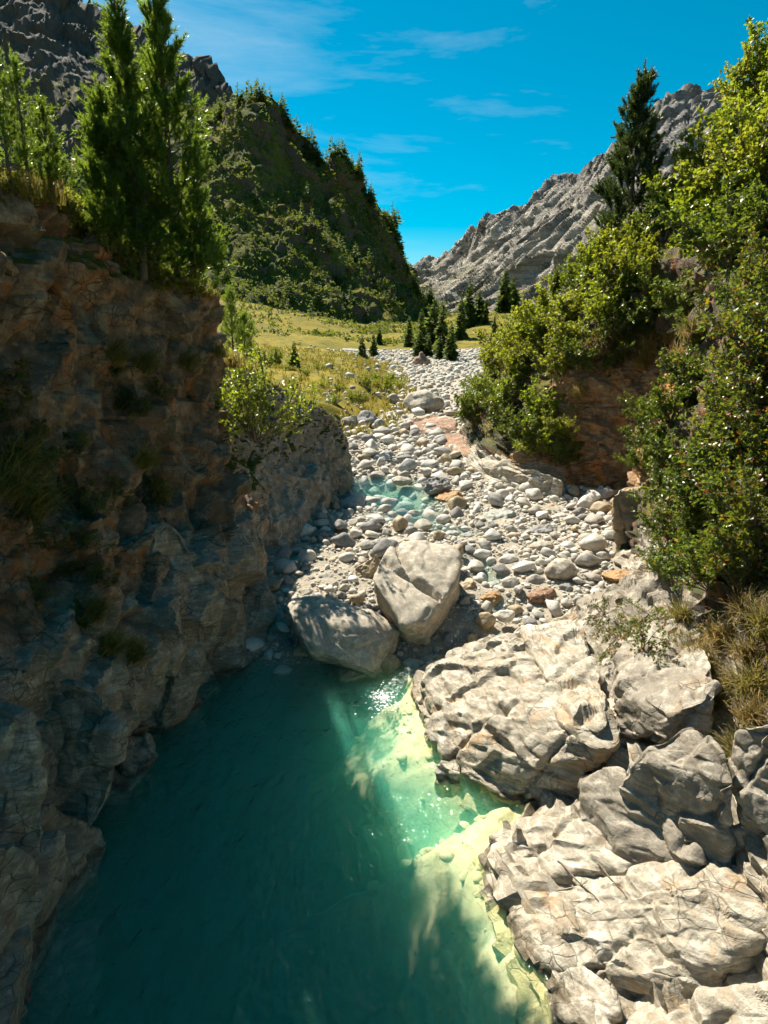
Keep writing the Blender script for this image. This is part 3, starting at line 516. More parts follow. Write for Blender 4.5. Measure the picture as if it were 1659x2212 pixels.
# ------------------------------------------------------------------ rocks
_ICO = {}
def ico(sub):
    if sub not in _ICO:
        bm = bmesh.new(); bmesh.ops.create_icosphere(bm, subdivisions=sub, radius=1)
        _ICO[sub] = (np.array([v.co[:] for v in bm.verts]), np.array([[v.index for v in f.verts] for f in bm.faces])); bm.free()
    return _ICO[sub]
def hull_planes(pts):
    bm = bmesh.new(); vs = [bm.verts.new(p) for p in pts]; bmesh.ops.convex_hull(bm, input=vs, use_existing_faces=False); bm.normal_update()
    out = [(np.array(f.normal[:]), float(f.normal.dot(f.verts[0].co))) for f in bm.faces]; bm.free()
    return out
def star(pts, sub, k=14):
    """soft-edged convex solid through the given corner points"""
    pts = np.asarray(pts, float); c = (pts.max(0) + pts.min(0)) / 2 * .5 + pts.mean(0) * .5
    q = pts - c; ev, ax = np.linalg.eigh(q.T @ q / len(q)); s = np.sqrt(np.maximum(ev, 1e-4)) * 1.6; B = ax * s
    w = q @ np.linalg.inv(B).T
    D, F = ico(sub); r = np.zeros(len(D))
    for n, h in hull_planes(w):
        if h > .02: r += (np.maximum(D @ n, 0) / h) ** k
    V = D * (r ** (-1 / k))[:, None]
    return V @ B.T + c, F
def vnormals(V, F):
    N = np.zeros_like(V); a, b, c = V[F[:, 0]], V[F[:, 1]], V[F[:, 2]]; fn = np.cross(b - a, c - a)
    for i in range(3): np.add.at(N, F[:, i], fn)
    return N / (np.linalg.norm(N, axis=1, keepdims=True) + 1e-12)
def hull_rock(name, pts, m, label, cat, sub=6, fn=None, k=14, group=None):
    V, F = star(pts, sub, k); N = vnormals(V, F)
    if (N * (V - V.mean(0))).sum() < 0: N = -N; F = F[:, ::-1]
    if fn is not None: V = V + N * fn(V)[:, None]
    for _ in range(1):
        A_ = np.zeros_like(V); c_ = np.zeros(len(V))
        for a_, b_ in ((0, 1), (1, 2), (2, 0)): np.add.at(A_, F[:, a_], V[F[:, b_]]); np.add.at(c_, F[:, a_], 1)
        V = V * .62 + A_ / c_[:, None] * .38
    o = V.mean(0).copy(); o[2] = V[:, 2].min()
    ob = add(name, mesh_np(name, V - o, F, 'sharp'), m, loc=o); tag(ob, label, cat, group, 'thing'); return ob
def drop(pts, dz, back=(0, 0)):
    return list(pts) + [np.array(p) + np.array((back[0], back[1], -dz)) for p in pts]
def pushed(pts, d):
    return list(pts) + [np.array(p) + np.array(d) for p in pts]
def pale_fn(s, a=1., rot=(.05, .12, -.2)):
    b = .35 + .65 * a
    return lambda P: (a * .12 * fbm(P / 2.2, 2, s) + a * facet(P, 1.15, .24, s + 1, (3.0, .9, .6), rot, .12, .1, .9, .05) + b * facet(P, .42, .085, s + 2, (2.6, .9, .6), rot, .08, .3, .9, .10) + b * steps(P, .42, .07, s + 3, (.12, .62, .7), .45, .18) + b * steps(P, .2, .02, s + 5, (.12, .62, .7), .6, .3)
        + joints(P, (.95, .22, .1), .85, .10, s + 6, .055, .45) + joints(P, (-.5, .75, .3), 1.6, .13, s + 7, .06, .5) + .008 * fbm(P / .1, 3, s + 4))
def dark_fn(s, a=1., rot=(.6, .4, .3)):
    return lambda P: a * (.18 * fbm(P / 1.7, 2, s) + facet(P, 1.4, .38, s + 1, (1, 1.2, 1.3), rot, .10, .12, .9, .04) + facet(P, .55, .14, s + 2, (1, 1.4, .7), rot, .08, .3, .9, .06) + steps(P, .45, .08, s + 3, (.5, .35, .6), .6, .08) + steps(P, .13, .022, s + 5, (.5, .35, .6), .7)
        + joints(P, (.2, .9, .2), .9, .10, s + 6) + joints(P, (.4, -.2, .9), .8, .09, s + 7) + .006 * fbm(P / .1, 3, s + 4))
A, Zp = at, atz
M['boulder_grey'] = rock_mat('grey_boulder_stone', (.33, .305, .265), (.45, .42, .37), (.16, .145, .125), (.30, .22, .12), .25, (.6, .3, .2), .4, 1.6, .75, .5, (.46, .45, .42))
# --- outcrops of the shaded wall
OUT = [
 ([(-60,1470,9.6),(60,1500,9.4),(92,1560,9.2),(108,1700,8.8),(104,1850,8.4),(84,1950,8.1),(60,2150,7.5),(-60,2260,7.1),(-90,1800,8)], (-1.6, .3, -.3), 'grey striated rock column rising from the pool at the edge of the shaded cliff', 301),
 ([(125,1445,11.3),(200,1452,11.2),(255,1520,11),(268,1600,10.8),(250,1730,10.5),(200,1815,10.2),(125,1835,10.2),(105,1600,11)], (-1.4, .5, -.6), 'smooth dark rock bulge with pale patch above the pool waterline', 311),
 ([(285,1130,15.2),(380,1085,15.8),(440,1145,16.2),(470,1230,16.3),(472,1330,15.9),(442,1440,15.5),(425,1535,15.1),(335,1595,14.2),(232,1490,14),(215,1330,14.3),(230,1215,14.7)], (-1.6, .8, -.4), 'massive banded grey rock bulge overhanging the pool in the cliff shade', 321),
 ([(265,1590,13.2),(325,1585,13.6),(340,1640,13.2),(300,1690,12.7),(262,1680,12.6)], (-1, .4, -.4), 'small dark layered rock knob at the foot of the banded bulge', 331),
 ([(470,1285,19.2),(560,1255,19.6),(600,1290,19.7),(612,1350,19.1),(600,1412,18.4),(520,1465,17.4),(450,1485,16.9),(438,1400,17.4)], (-1.4, .9, -.5), 'grey cracked rock shoulder between the shaded cliff and the stream boulders', 341),
 ([(492,1110,22.8),(600,1095,25),(640,1150,25.6),(627,1212,24.4),(545,1238,22.5),(488,1236,22)], (-1.4, .6, -.2), 'tan squared rock face with grid cracks beside the cobble bank', 351),
 ([(370,690,18.9),(456,645,20.0),(474,700,20.3),(470,790,20.1),(432,840,19.6),(360,805,18.9)], (-1.4, .4, 0), 'rust stained prow of rock under the tall pines', 361),
]
for i, (pp, back, lab, s) in enumerate(OUT):
    hull_rock('rock_outcrop', pushed([A(*p) for p in pp], back), M['orange_wall' if s in (361,) else 'pale_grey' if s == 351 else 'cliff_low'], lab, 'rock', 6, dark_fn(s, .8 if i != 3 else .5))
# --- polished outcrops of the sunny bank
SLAB = [
 ([(898,1442,.9),(1000,1385,1.3),(1113,1350,1.45),(1150,1440,1.7),(1195,1540,1.8),(1320,1600,1.9),(1310,1680,1.1),(1190,1738,.3),(1040,1705,.05),(1010,1655,.2),(940,1610,.3),(903,1550,.05)], 1.6, 'pale', 'broad sunlit slab of cracked white gneiss sloping into the pool', 401, .9),
 ([(1122,1348,1.5),(1235,1325,1.8),(1285,1400,2.1),(1300,1480,2.2),(1330,1560,2.2),(1290,1590,2.0),(1205,1545,1.8),(1160,1440,1.7)], 1.2, 'pale', 'white angular rock split from the broad slab by a diagonal crack', 411, .7),
 ([(1012,1848,.05),(1040,1800,.2),(1110,1752,.35),(1225,1742,.7),(1400,1800,1.15),(1400,1862,1.0),(1180,1895,.4),(1090,1922,.05),(1050,1902,.05)], 1.2, 'pale', 'low whitish rock with orange swirls jutting into the shallow water', 421, .55),
 ([(1088,1935,.05),(1180,1892,.5),(1400,1852,1.0),(1600,1840,1.6),(1700,1900,1.8),(1700,2000,1.5),(1500,2130,.8),(1350,2120,.45),(1200,2100,.15),(1130,2060,.05),(1088,2000,.05)], 1.3, 'pale', 'long wavy banded white rock slab with square cracks along its edge', 431, .6),
 ([(1172,2120,.05),(1240,2062,.35),(1330,2130,.45),(1350,2190,.4),(1290,2225,.15),(1190,2205,.02)], .8, 'pale', 'rounded pale rock knob below the banded slab at the waterline', 441, .4),
 ([(1370,2240,.3),(1470,2165,.7),(1700,2110,1.3),(1760,2230,1.2),(1600,2330,.6),(1400,2300,.2)], 1., 'pale', 'bright white rock ledge at the bottom corner of the picture', 451, .5),
 ([(1338,1640,2.4),(1380,1600,2.7),(1500,1550,3.3),(1570,1590,3.4),(1595,1700,2.9),(1590,1810,2.0),(1500,1800,1.7),(1400,1745,1.6),(1350,1690,1.9)], 1.0, 'pale_grey', 'grey cube shaped rock block overhanging the sunny outcrop', 461, .6),
 ([(1590,1560,3.6),(1680,1540,4),(1700,1800,2.4),(1640,1830,2.0),(1600,1720,2.7)], .8, 'pale_grey', 'tall grey rock pillar under the golden grass', 471, .5),
 ([(1490,1780,1.8),(1560,1760,2),(1640,1800,2.1),(1640,1840,1.7),(1540,1835,1.5)], .6, 'pale_grey', 'small grey boulder wedged below the cube shaped block', 481, .35),
 ([(1240,1290,1.6),(1350,1255,2.0),(1400,1290,2.2),(1395,1340,2.0),(1320,1365,1.6),(1250,1350,1.4)], .9, 'pale_grey', 'layered rounded rock hump beside the leafy twigs', 491, .5),
 ([(1330,1400,2.5),(1460,1330,3.1),(1540,1400,3.5),(1560,1500,3.5),(1450,1540,3.0),(1340,1500,2.5)], 1., 'pale_grey', 'fractured grey rock shelf behind the trailing shrub', 501, .6),
 ([(1240,1660,1.5),(1340,1650,1.9),(1420,1740,1.75),(1540,1840,1.7),(1440,1870,1.2),(1330,1830,1.0),(1240,1750,.8)], .9, 'pale_grey', 'wet brown rock rib trickling between the pale slabs', 511, .45),
 ([(936,1668,.15),(950,1642,.35),(990,1640,.4),(996,1670,.3),(980,1690,.05),(945,1688,0)], .5, 'pale', 'small striped white boulder sitting in the shallow pool edge', 521, .2),
]
for pp, dz, mk, lab, s, a in SLAB:
    hull_rock('rock_slab', drop([Zp(*p) for p in pp], dz), M[mk], lab, 'rock', 7 if s in (401, 431) else 6, pale_fn(s, a), k=16)
hull_rock('rock_block', pushed([A(*p) for p in [(1314,1062,24),(1352,1052,25),(1450,1046,25.5),(1455,1120,24.5),(1440,1205,23.6),(1372,1215,23.2),(1330,1206,23.3),(1314,1120,23.6)]], (1.2, 1., -.2)), M['tan_stone'], 'large squared tan rock block standing at the edge of the cobble beach', 'rock', 6, pale_fn(531, .6))
hull_rock('rock_ledge', drop([Zp(*p) for p in [(1000,985,2.3),(1075,1000,2.9),(1150,1010,3.2),(1225,1035,3.0),(1220,1062,2.0),(1120,1058,1.9),(1060,1035,1.9),(1000,1010,1.9)]], .8), M['pale'], 'jagged white rock ledge below the shrubs across the cobble beach', 'rock', 6, pale_fn(541, .9))
hull_rock('rock_ledge', drop([Zp(*p) for p in [(868,925,2.6),(880,900,3.1),(950,893,3.4),(990,905,3.3),(984,935,2.7),(920,940,2.5)]], .8), M['red_rock'], 'flat reddish rock ledge crossing the stream below the long boulder', 'rock', 5, pale_fn(551, .7))
hull_rock('rock_ledge', drop([Zp(*p) for p in [(935,960,2.3),(960,935,2.9),(1000,930,3.2),(1030,985,2.6),(1000,1000,2.0),(950,985,2.0)]], .8), M['red_rock'], 'low pinkish rock ledge by the small upper pool', 'rock', 5, pale_fn(561, .7))

# --- the two great boulders
def boulder_fn(s, a):
    return lambda P: a * (.06 * fbm(P / 1.2, 2, s) + facet(P, .9, .07, s + 1, (1, 1.6, 1), (.3, .2, .5), .15, .2) + facet(P, .3, .018, s + 4, (1, 1.6, 1), (.3, .2, .5), .15, .3) + steps(P, .25, .03, s + 2, (.5, -.3, .7), .8) + .01 * fbm(P / .1, 3, s + 3))
def giant_fn(P):
    u, v, _ = project(P); d = boulder_fn(601, 1.1)(P)
    for (a, b_, w, dep) in (((850, 1168), (905, 1262), 5.5, .30), ((836, 1208), (958, 1296), 7., .42), ((905, 1262), (950, 1290), 6, .3)):   # clefts
        a, b_ = np.array(a, float), np.array(b_, float); t = np.clip(((u - a[0]) * (b_ - a)[0] + (v - a[1]) * (b_ - a)[1]) / ((b_ - a) ** 2).sum(), 0, 1)
        dd = np.hypot(u - a[0] - t * (b_ - a)[0], v - a[1] - t * (b_ - a)[1]) + 3 * perlin(P * 4, 608); d = d - dep * np.exp(-(dd / w) ** 2) * np.sin(np.pi * np.clip(t, .05, .95)) ** .4
    return d
gp = [A(u_, v_, 19.6 + (Y_ - 19.7) * 1.55 - .25 * (u_ - 900) / 100) for u_, v_, Y_ in ((805,1218,19.6), (838,1172,20.6), (900,1160,21.1), (985,1172,21.0), (1000,1200,20.6), (994,1250,19.9), (945,1318,18.9), (925,1345,18.5), (870,1356,18.3), (838,1300,18.8), (800,1248,19.2))]
hull_rock('boulder', gp + [p + np.array((0.1, .9, -1.3)) for p in gp], M['boulder'], 'huge tilted wedge shaped boulder with dark clefts in the middle of the stream', 'boulder', 6, giant_fn, k=22)
fp = [A(598,1290,18.8), A(636,1276,19.3), A(722,1279,19.4), A(806,1310,19.1), A(874,1350,18.6), A(860,1398,17.8), A(806,1466,17.0), A(728,1436,16.9), A(652,1412,17.1), A(630,1355,17.8)]
hull_rock('boulder', fp + [p + np.array((.15, .9, -.9)) for p in fp] + [A(740,1340,17.7)], M['boulder'], 'big grey boulder dappled with tree shade hanging over the pool head', 'boulder', 6, boulder_fn(621, 1.3), k=12)

# --- boulders one can pick out: (u0, v0, u1, v1, base height, shape, material, label)
M['dark_stone'] = rock_mat('dark_wet_stone', (.12, .11, .095), (.19, .175, .15), (.05, .045, .04), (.15, .10, .05), .4, (.5, .4, .3), .4, 2, .35, .5, cracks=.25)
M['orange_stone'] = rock_mat('orange_stone', (.46, .27, .12), (.56, .38, .20), (.24, .13, .06), (.5, .24, .07), .5, (.5, .4, .3), .4, 2, .75, .6, cracks=.25)
M['green_stone'] = rock_mat('green_grey_stone', (.36, .37, .33), (.50, .51, .46), (.22, .225, .20), None, 0, (.5, .4, .3), .4, 2, .7, .5, cracks=.25)
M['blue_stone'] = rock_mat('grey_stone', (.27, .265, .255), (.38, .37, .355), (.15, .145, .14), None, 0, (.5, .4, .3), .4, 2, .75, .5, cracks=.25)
BL = [
 (594,1238,640,1289,.75,'r','blue_stone','grey blue boulder in the shade next to the cliff foot'),
 (628,1178,672,1211,1.0,'r','blue_stone','smooth round grey boulder on the shaded cobble bank'),
 (640,1244,692,1284,.75,'a','blue_stone','angular slate grey stone leaning between shaded cobbles'),
 (675,1240,735,1280,.8,'a','blue_stone','sharp edged dark grey slab behind the dappled boulder'),
 (636,1268,681,1291,.95,'r','cobble','flat oval stone lying on top of the dappled boulder'),
 (721,1221,763,1262,.8,'r','cobble','round grey boulder with shade spots near the wedge boulder'),
 (765,1190,830,1274,.85,'a','tan_stone','tan blocky boulder with wet olive base behind the wedge boulder'),
 (822,1159,880,1190,1.15,'r','cobble','pale rounded boulder peeking out behind the wedge boulder'),
 (736,1120,766,1141,1.25,'r','cobble','cream oval cobble at the brink of the shade line'),
 (720,1133,748,1153,1.2,'r','cobble','grey oval cobble just inside the shade line'),
 (689,1196,723,1224,1.0,'r','cobble','knobbly pale stone among the shaded bank cobbles'),
 (722,1199,754,1224,1.0,'r','cobble','wide rounded stone beside the knobbly pale stone'),
 (676,1222,711,1246,.9,'r','cobble','squat oval stone above the sharp grey slab'),
 (770,1269,800,1294,.7,'r','cobble','small white cobble in the gap beside the tan block'),
 (806,1280,826,1317,.6,'r','blue_stone','slim blue grey stone standing against the wedge boulder'),
 (953,1144,999,1166,1.2,'r','cobble','long flat cream stone at the shallow stream edge'),
 (984,1160,1041,1185,1.1,'r','tan_stone','long brownish stone lying behind the wedge boulder'),
 (993,1151,1029,1164,1.25,'r','cobble','narrow pale stone behind the long brownish stone'),
 (1073,1193,1126,1232,1.05,'r','cobble','leaning oval boulder with rusty underside by the stream'),
 (1088,1177,1132,1203,1.15,'r','cobble','broad pale boulder above the leaning oval boulder'),
 (1081,1242,1127,1279,.9,'r','cobble','egg shaped grey white boulder in the side channel'),
 (970,1246,1040,1316,.4,'a','tan_stone','brown blocky boulder half in shade against the wedge boulder'),
 (1027,1273,1091,1318,.55,'a','orange_stone','yellowish wet boulder in the side channel'),
 (1024,1318,1077,1367,.55,'r','tan_stone','rounded tan boulder at the top of the white slab'),
 (1067,1313,1119,1349,.75,'r','cobble','smooth pinkish boulder beside the rounded tan boulder'),
 (912,1304,987,1373,-.1,'a','dark_stone','dark wet boulder under the lip of the wedge boulder'),
 (868,1348,910,1376,-.1,'r','dark_stone','small dark stone beneath the wedge boulder tip'),
 (812,1408,870,1471,-.4,'r','tan_stone','brown shaded boulder tucked under the dappled boulder'),
 (702,1430,804,1484,-.4,'r','tan_stone','low brown boulder half under water below the dappled boulder'),
 (958,1348,1030,1396,-.1,'a','dark_stone','black wet rock in the waterfall gap'),
 (875,1100,912,1118,1.35,'r','cobble','pale stone standing in the shallow water of the upper pool'),
 (1030,1095,1130,1147,1.25,'a','green_stone','greenish grey peaked boulder on the cobble beach'),
 (782,1108,829,1130,1.3,'r','cobble','flat cream stone beside the upper pool outlet'),
 (1172,1202,1256,1268,1.15,'r','boulder','large pale rounded boulder on the sunny cobble beach'),
 (1246,1145,1303,1187,1.35,'r','boulder','smooth white boulder near the tan rock block'),
 (1141,1165,1203,1199,1.3,'r','boulder','low white boulder in the middle of the cobble beach'),
 (1208,1166,1248,1197,1.3,'r','cobble','tilted white stone between two white boulders'),
 (1141,1132,1218,1164,1.4,'a','blue_stone','flat grey slab tilted on the cobble beach'),
 (1133,1235,1183,1277,.95,'r','cobble','grey topped round boulder in front of the large pale one'),
 (1173,1090,1215,1114,1.5,'a','orange_stone','orange angular stone on the far cobble beach'),
 (1198,1105,1231,1127,1.5,'r','cobble','grey rounded stone leaning on the orange stone'),
 (908,1027,980,1074,1.65,'a','blue_stone','dark grey jagged boulder beside the upper pool'),
 (941,1060,1003,1092,1.5,'a','orange_stone','reddish brown broken rock at the pool outlet'),
 (841,1025,895,1052,1.7,'r','boulder','white flat boulder standing in the upper pool'),
 (862,836,972,900,2.9,'r','boulder','long pale boulder lying across the upper stream'),
 (830,846,866,878,2.9,'r','cobble','white round boulder left of the long pale boulder'),
 (945,867,975,890,2.8,'r','blue_stone','small grey boulder under the end of the long pale boulder'),
 (890,760,934,800,3.6,'p','red_rock','pointed brown boulder at the far end of the gravel plain'),
 (1016,815,1043,843,3.4,'r','boulder','upright white boulder by the shrubs on the gravel plain'),
 (730,897,773,934,2.6,'r','blue_stone','grey boulder at the end of the cliff wall'),
 (768,881,816,930,2.6,'a','blue_stone','tall grey boulder leaning on the grassy bank'),
 (805,901,836,930,2.6,'r','cobble','white boulder between the grassy bank and the ledge'),
 (741,926,786,948,2.35,'r','boulder','flat white boulder at the stream bend below the cliff end'),
 (1206,1257,1245,1288,1.0,'a','blue_stone','dark slate chip below the large pale boulder'),
 (1133,1270,1216,1313,.8,'a','red_rock','brown angular rock where the beach meets the slab'),
 (1304,1220,1378,1264,1.3,'a','orange_stone','tan tabular rock at the foot of the squared block'),
 (1028,1034,1060,1056,1.7,'r','cobble','round stone on the white ledge beside the stream'),
]
PLACED = []
for i, (u0, v0, u1, v1, zb, shp, mk, lab) in enumerate(BL):
    uc, vc = (u0 + u1) / 2, (v0 + v1) / 2; d = ray(uc, vc); th = math.atan2(-d[2], d[1])
    p0 = atz(uc, v1 - (v1 - v0) * .12, zb); dist = math.hypot(p0[1], CAMZ - zb); a = (u1 - u0) * .5 * dist / FPX * (cp if False else 1) / 1.0
    hh = (v1 - v0) * .5 * dist / FPX; b_ = a * .8; c_ = max(.35 * a, math.sqrt(max(hh * hh - (b_ * math.sin(th)) ** 2, .0)) / math.cos(th)); b_ = min(b_, hh / max(.25, math.sin(th)) * .95)
    ctr = np.array((p0[0], p0[1] + b_ * .55, zb + c_ * .62)); r2 = np.random.default_rng(900 + i)
    sub = 5 if (u1 - u0) > 60 else 4
    n = 11 if shp == 'a' else 26
    pts = r2.normal(size=(n, 3)); pts /= np.linalg.norm(pts, axis=1, keepdims=True)
    pts = np.concatenate([pts, np.eye(3), -np.eye(3)]) if shp == 'r' else np.concatenate([pts * 1.05, np.eye(3)[:2], -np.eye(3)])
    if shp == 'p': pts = np.concatenate([pts * np.array((1, 1, .6)) - np.array((0, 0, .3)), [(-.1, 0, 1.3)]])
    pts = pts * np.array((a, b_, c_)) * 1.02
    V, F = star(pts, sub, 9 if shp == 'r' else 18); N = vnormals(V, F); N *= np.sign((N * V).sum())
    V = V + N * (a * (.09 * fbm(V / a * 1.3, 4, i) + (.05 if shp != 'r' else .015) * fbm(V / a * 5, 3, i + 50)) + (facet(V, a * .6, a * .10, 700 + i, (1, 1.3, .8), (.4, .3, i), .3, .3) if shp != 'r' else 0))[:, None]
    ob = add('boulder', mesh_np('boulder', V, F), M[mk], loc=ctr); tag(ob, lab, 'boulder'); PLACED.append((ctr[0], ctr[1], max(a, b_) * .9))
for o, rr in (((.9, 20.0), .8), ((-1.4, 18.9), .7)): PLACED.append((*o, rr))

# ------------------------------------------------------------------ cascade between the wedge boulder and the white slab
bfo = MB('foam'); pfo = bfo.n('ShaderNodeBsdfPrincipled', {'Base Color': (.85, .9, .9, 1), 'Roughness': .5}); tfo = bfo.n('ShaderNodeBsdfTransparent')
M['foam'] = bfo.done(bfo.n('ShaderNodeMixShader', {0: bfo.math('MULTIPLY', bfo.ramp(bfo.noise(bfo.coord((1, 1, 1)), 9, 6, .7), (.48, 0), (.66, 1)), .4), 1: tfo.outputs[0], 2: pfo.outputs[0]}).outputs[0])
cp_ = [atz(1010, 1335, .75), atz(985, 1365, .62), atz(960, 1395, .45), atz(925, 1420, .28), atz(890, 1445, .12), atz(858, 1475, .03), atz(838, 1500, .02)]
G = np.array([[p + np.array((-.14 - .03 * i, -.05, 0)), p + np.array((0, 0, .05)), p + np.array((.14 + .03 * i, .05, 0))] for i, p in enumerate(cp_)])
G = loft(G, 90, 26); G[:, :, 2] += .035 * fbm(G.reshape(-1, 3) * 6, 3, 95).reshape(G.shape[:2])
tag(add('cascade', mesh_np('cascade', G.reshape(-1, 3), grid_faces(90, 26)), M['foam']), 'white water running down between the wedge boulder and the pale slab', None, None, 'structure')
n_ = 420; c0 = atz(830, 1512, .0); fr_ = np.abs(rng.normal(size=n_)) * .26; fa_ = rng.random(n_) * 6.283; P_ = c0 + np.stack([np.cos(fa_) * fr_ * 1.1, np.sin(fa_) * fr_ * 1.5, .01 + .05 * rng.random(n_) * np.exp(-fr_ * 2)], 1); V0, F0 = ico(1)
tag(add('foam_bubbles', mesh_np('foam_bubbles', (P_[:, None] + V0[None] * (.012 + .028 * rng.random(n_) ** 2)[:, None, None] * np.array((1, 1, .6))).reshape(-1, 3), (F0[None] + (np.arange(n_) * len(V0))[:, None, None]).reshape(-1, 3)), M['cobble_foam'] if 'cobble_foam' in M else simple_mat('foam_white', (.8, .85, .85), (.9, .93, .93))), 'white foam where the cascade meets the pool', None, None, 'stuff')

# ------------------------------------------------------------------ stones of the streambed
def left_foot(y): return np.interp(y, [17, 18.6, 21, 22.8, 24.5, 28, 31.5, 34, 36.5, 41, 46, 60], [-4.6, -4.7, -4.8, -4.3, -3.8, -3.1, -2.2, -1.6, -2.4, -5.4, -6.5, -6.5])
def right_foot(y): return np.interp(y, [17, 18, 18.6, 21, 24, 27, 31, 32, 32.8, 34, 40, 46, 60, 85], [.9, 2.4, 4.0, 8.0, 8.9, 10.4, 12.1, 11.6, 8.2, 5.6, 4.3, 5.0, 7.5, 12.4])
class Darts:
    def __init__(s, cell): s.c = cell; s.d = {}
    def ok(s, x, y, r, ov):
        R_ = int(math.ceil((r + 1.2) / s.c)); i, j = int(x // s.c), int(y // s.c)
        for a in range(i - R_, i + R_ + 1):
            for b in range(j - R_, j + R_ + 1):
                for (px, py, pr) in s.d.get((a, b), ()):
                    if (px - x) ** 2 + (py - y) ** 2 < ((pr + r) * ov) ** 2: return False
        return True
    def put(s, x, y, r): s.d.setdefault((int(x // s.c), int(y // s.c)), []).append((x, y, r))
DT = Darts(.5)
for x, y, r in PLACED:
    n = max(1, int(r / .4))
    for a in range(-n, n + 1):
        for b in range(-n, n + 1):
            if a * a + b * b <= n * n: DT.put(x + a * r / (n + .6), y + b * r / (n + .6), r / (n + .6))
STONES = []
for r0, r1, tries in ((.5, .75, 170), (.22, .42, -420), (.34, .58, 700), (.24, .34, 1700), (.17, .24, 3200), (.12, .17, 6500), (.085, .12, 12000), (.06, .085, 16000), (.045, .06, 14000)):
    near_ = tries < 0; tries = abs(tries)
    ys = 18.0 + 4.2 * rng.random(tries) if near_ else 18.3 + 30 * rng.random(tries) ** (1.35 if r0 > .15 else 1.8); xs = left_foot(ys) + (right_foot(ys) - left_foot(ys)) * rng.random(tries); rs = r0 + (r1 - r0) * rng.random(tries)
    for x, y, r in zip(xs, ys, rs):
        beach = x > 4 and y > 23
        if r < .3 and max(p[5] * math.exp(-0) * float(gauss(x, y, *p[:5])) for p in POOLS) > .40: continue
        if r > .24 and beach and rng.random() < .5: continue
        if r > .3 and y < 21.5 and x > 2.6 and rng.random() < .5: continue
        if DT.ok(x, y, r, .76): DT.put(x, y, r); STONES.append((x, y, r))
STONES = np.array(STONES)
sz = bed(STONES[:, 0], STONES[:, 1])
U_, V_, Zd = project(np.stack([STONES[:, 0], STONES[:, 1], sz], 1)); pix = STONES[:, 2] / Zd
order = np.argsort(-pix * ((U_ > 560) & (U_ < 1340) & (V_ < 1430))); big = order[:235]; rest = order[235:]
def cobble_shape(seed, sub):
    r2 = np.random.default_rng(seed); n = 14 if seed % 3 else 7; pts = r2.normal(size=(n, 3)); pts /= np.linalg.norm(pts, axis=1, keepdims=True); pts = np.concatenate([pts, np.eye(3), -np.eye(3)])
    V, F = star(pts * (.85 + .3 * r2.random((len(pts), 1))), sub, 7 if seed % 3 else 13); V = V * np.array((1, .58 + .35 * r2.random(), .42 + .38 * r2.random())); N = V / np.linalg.norm(V, axis=1, keepdims=True)
    return V + N * (.07 * fbm(V * 1.4, 3, seed))[:, None], F
CM = []
for k in range(14):
    V, F = cobble_shape(2000 + k, 3); me = mesh_np('cobble', V, F); me.materials.append(M['cobble'] if k % 7 < 5 else M['blue_stone'] if k % 7 == 5 else M['tan_stone']); CM.append(me)
ZONES = [(lambda x, y: x < -1.6 and y < 26, 'grey rounded cobble on the shaded bank below the cliff', 'cobbles of the shaded bank'),
         (lambda x, y: y > 33, 'whitish rounded cobble in the upper stream channel above the pool', 'cobbles of the upper channel'),
         (lambda x, y: x > 3.2, 'sun bleached rounded cobble on the wide cobble beach', 'cobbles of the sunny beach'),
         (lambda x, y: True, 'pale rounded cobble in the stream between the upper pool and the wedge boulder', 'cobbles of the mid stream')]
for q, j in enumerate(big):
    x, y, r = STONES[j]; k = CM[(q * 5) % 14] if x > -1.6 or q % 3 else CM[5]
    o = add('cobble', k, loc=(x, y, sz[j] + r * (.15 + .35 * rng.random()))); o.rotation_euler = (rng.normal() * .22, rng.normal() * .22, rng.random() * 6.3); o.scale = (r * 1.12, r * 1.12, r * 1.12)
    for f, lab, gr in ZONES:
        if f(x, y): tag(o, lab, 'cobble', gr); break
def joined_stones(name, P, rad, sub, lab=None, m='pebble', flat=1.):
    shapes = [cobble_shape(3000 + k, sub) for k in range(12)]; Vs, Fs, n = [], [], 0
    for i, (p, r) in enumerate(zip(P, rad)):
        V, F = shapes[i % 12]; a = rng.random() * 6.283; c, s_ = math.cos(a), math.sin(a); t = rng.normal() * .25
        Rz = np.array(((c, -s_, 0), (s_, c, 0), (0, 0, 1))) @ np.array(((1, 0, 0), (0, math.cos(t), -math.sin(t)), (0, math.sin(t), math.cos(t))))
        Vs.append((V * r) @ Rz.T * np.array((1, 1, flat)) + p); Fs.append(F + n); n += len(V)
    o = add(name, mesh_np(name, np.concatenate(Vs), np.concatenate(Fs)), M[m]); tag(o, lab, None, None, 'stuff'); return o
rp = np.stack([STONES[rest, 0], STONES[rest, 1], sz[rest] + STONES[rest, 2] * .25], 1); rr = STONES[rest, 2] * 1.12
mid = pix[rest] > .0042
joined_stones('cobble_gravel', rp[mid], rr[mid], 2, 'grey and white cobbles filling the streambed'); joined_stones('pebble_gravel', rp[~mid], rr[~mid], 1, 'small pebbles between the cobbles')
n_ = 6500; ys = 18.2 + 16 * rng.random(n_) ** 1.5; xs = left_foot(ys) + (right_foot(ys) - left_foot(ys)) * rng.random(n_); rg = .022 + .05 * rng.random(n_) ** 1.6
joined_stones('grit_gravel', np.stack([xs, ys, bed(xs, ys) + rg * .15], 1), rg, 1, 'grit and little pebbles between the cobbles')
n_ = 240; ys = 7 + 9 * rng.random(n_); xb_ = np.interp(ys, [7, 9, 10.5, 12, 14, 16.3], [2.6, 2.2, 1.8, 2.8, 1.3, .6]); xs = xb_ - 2.6 * rng.random(n_) ** 1.6; rg = .05 + .22 * rng.random(n_) ** 3
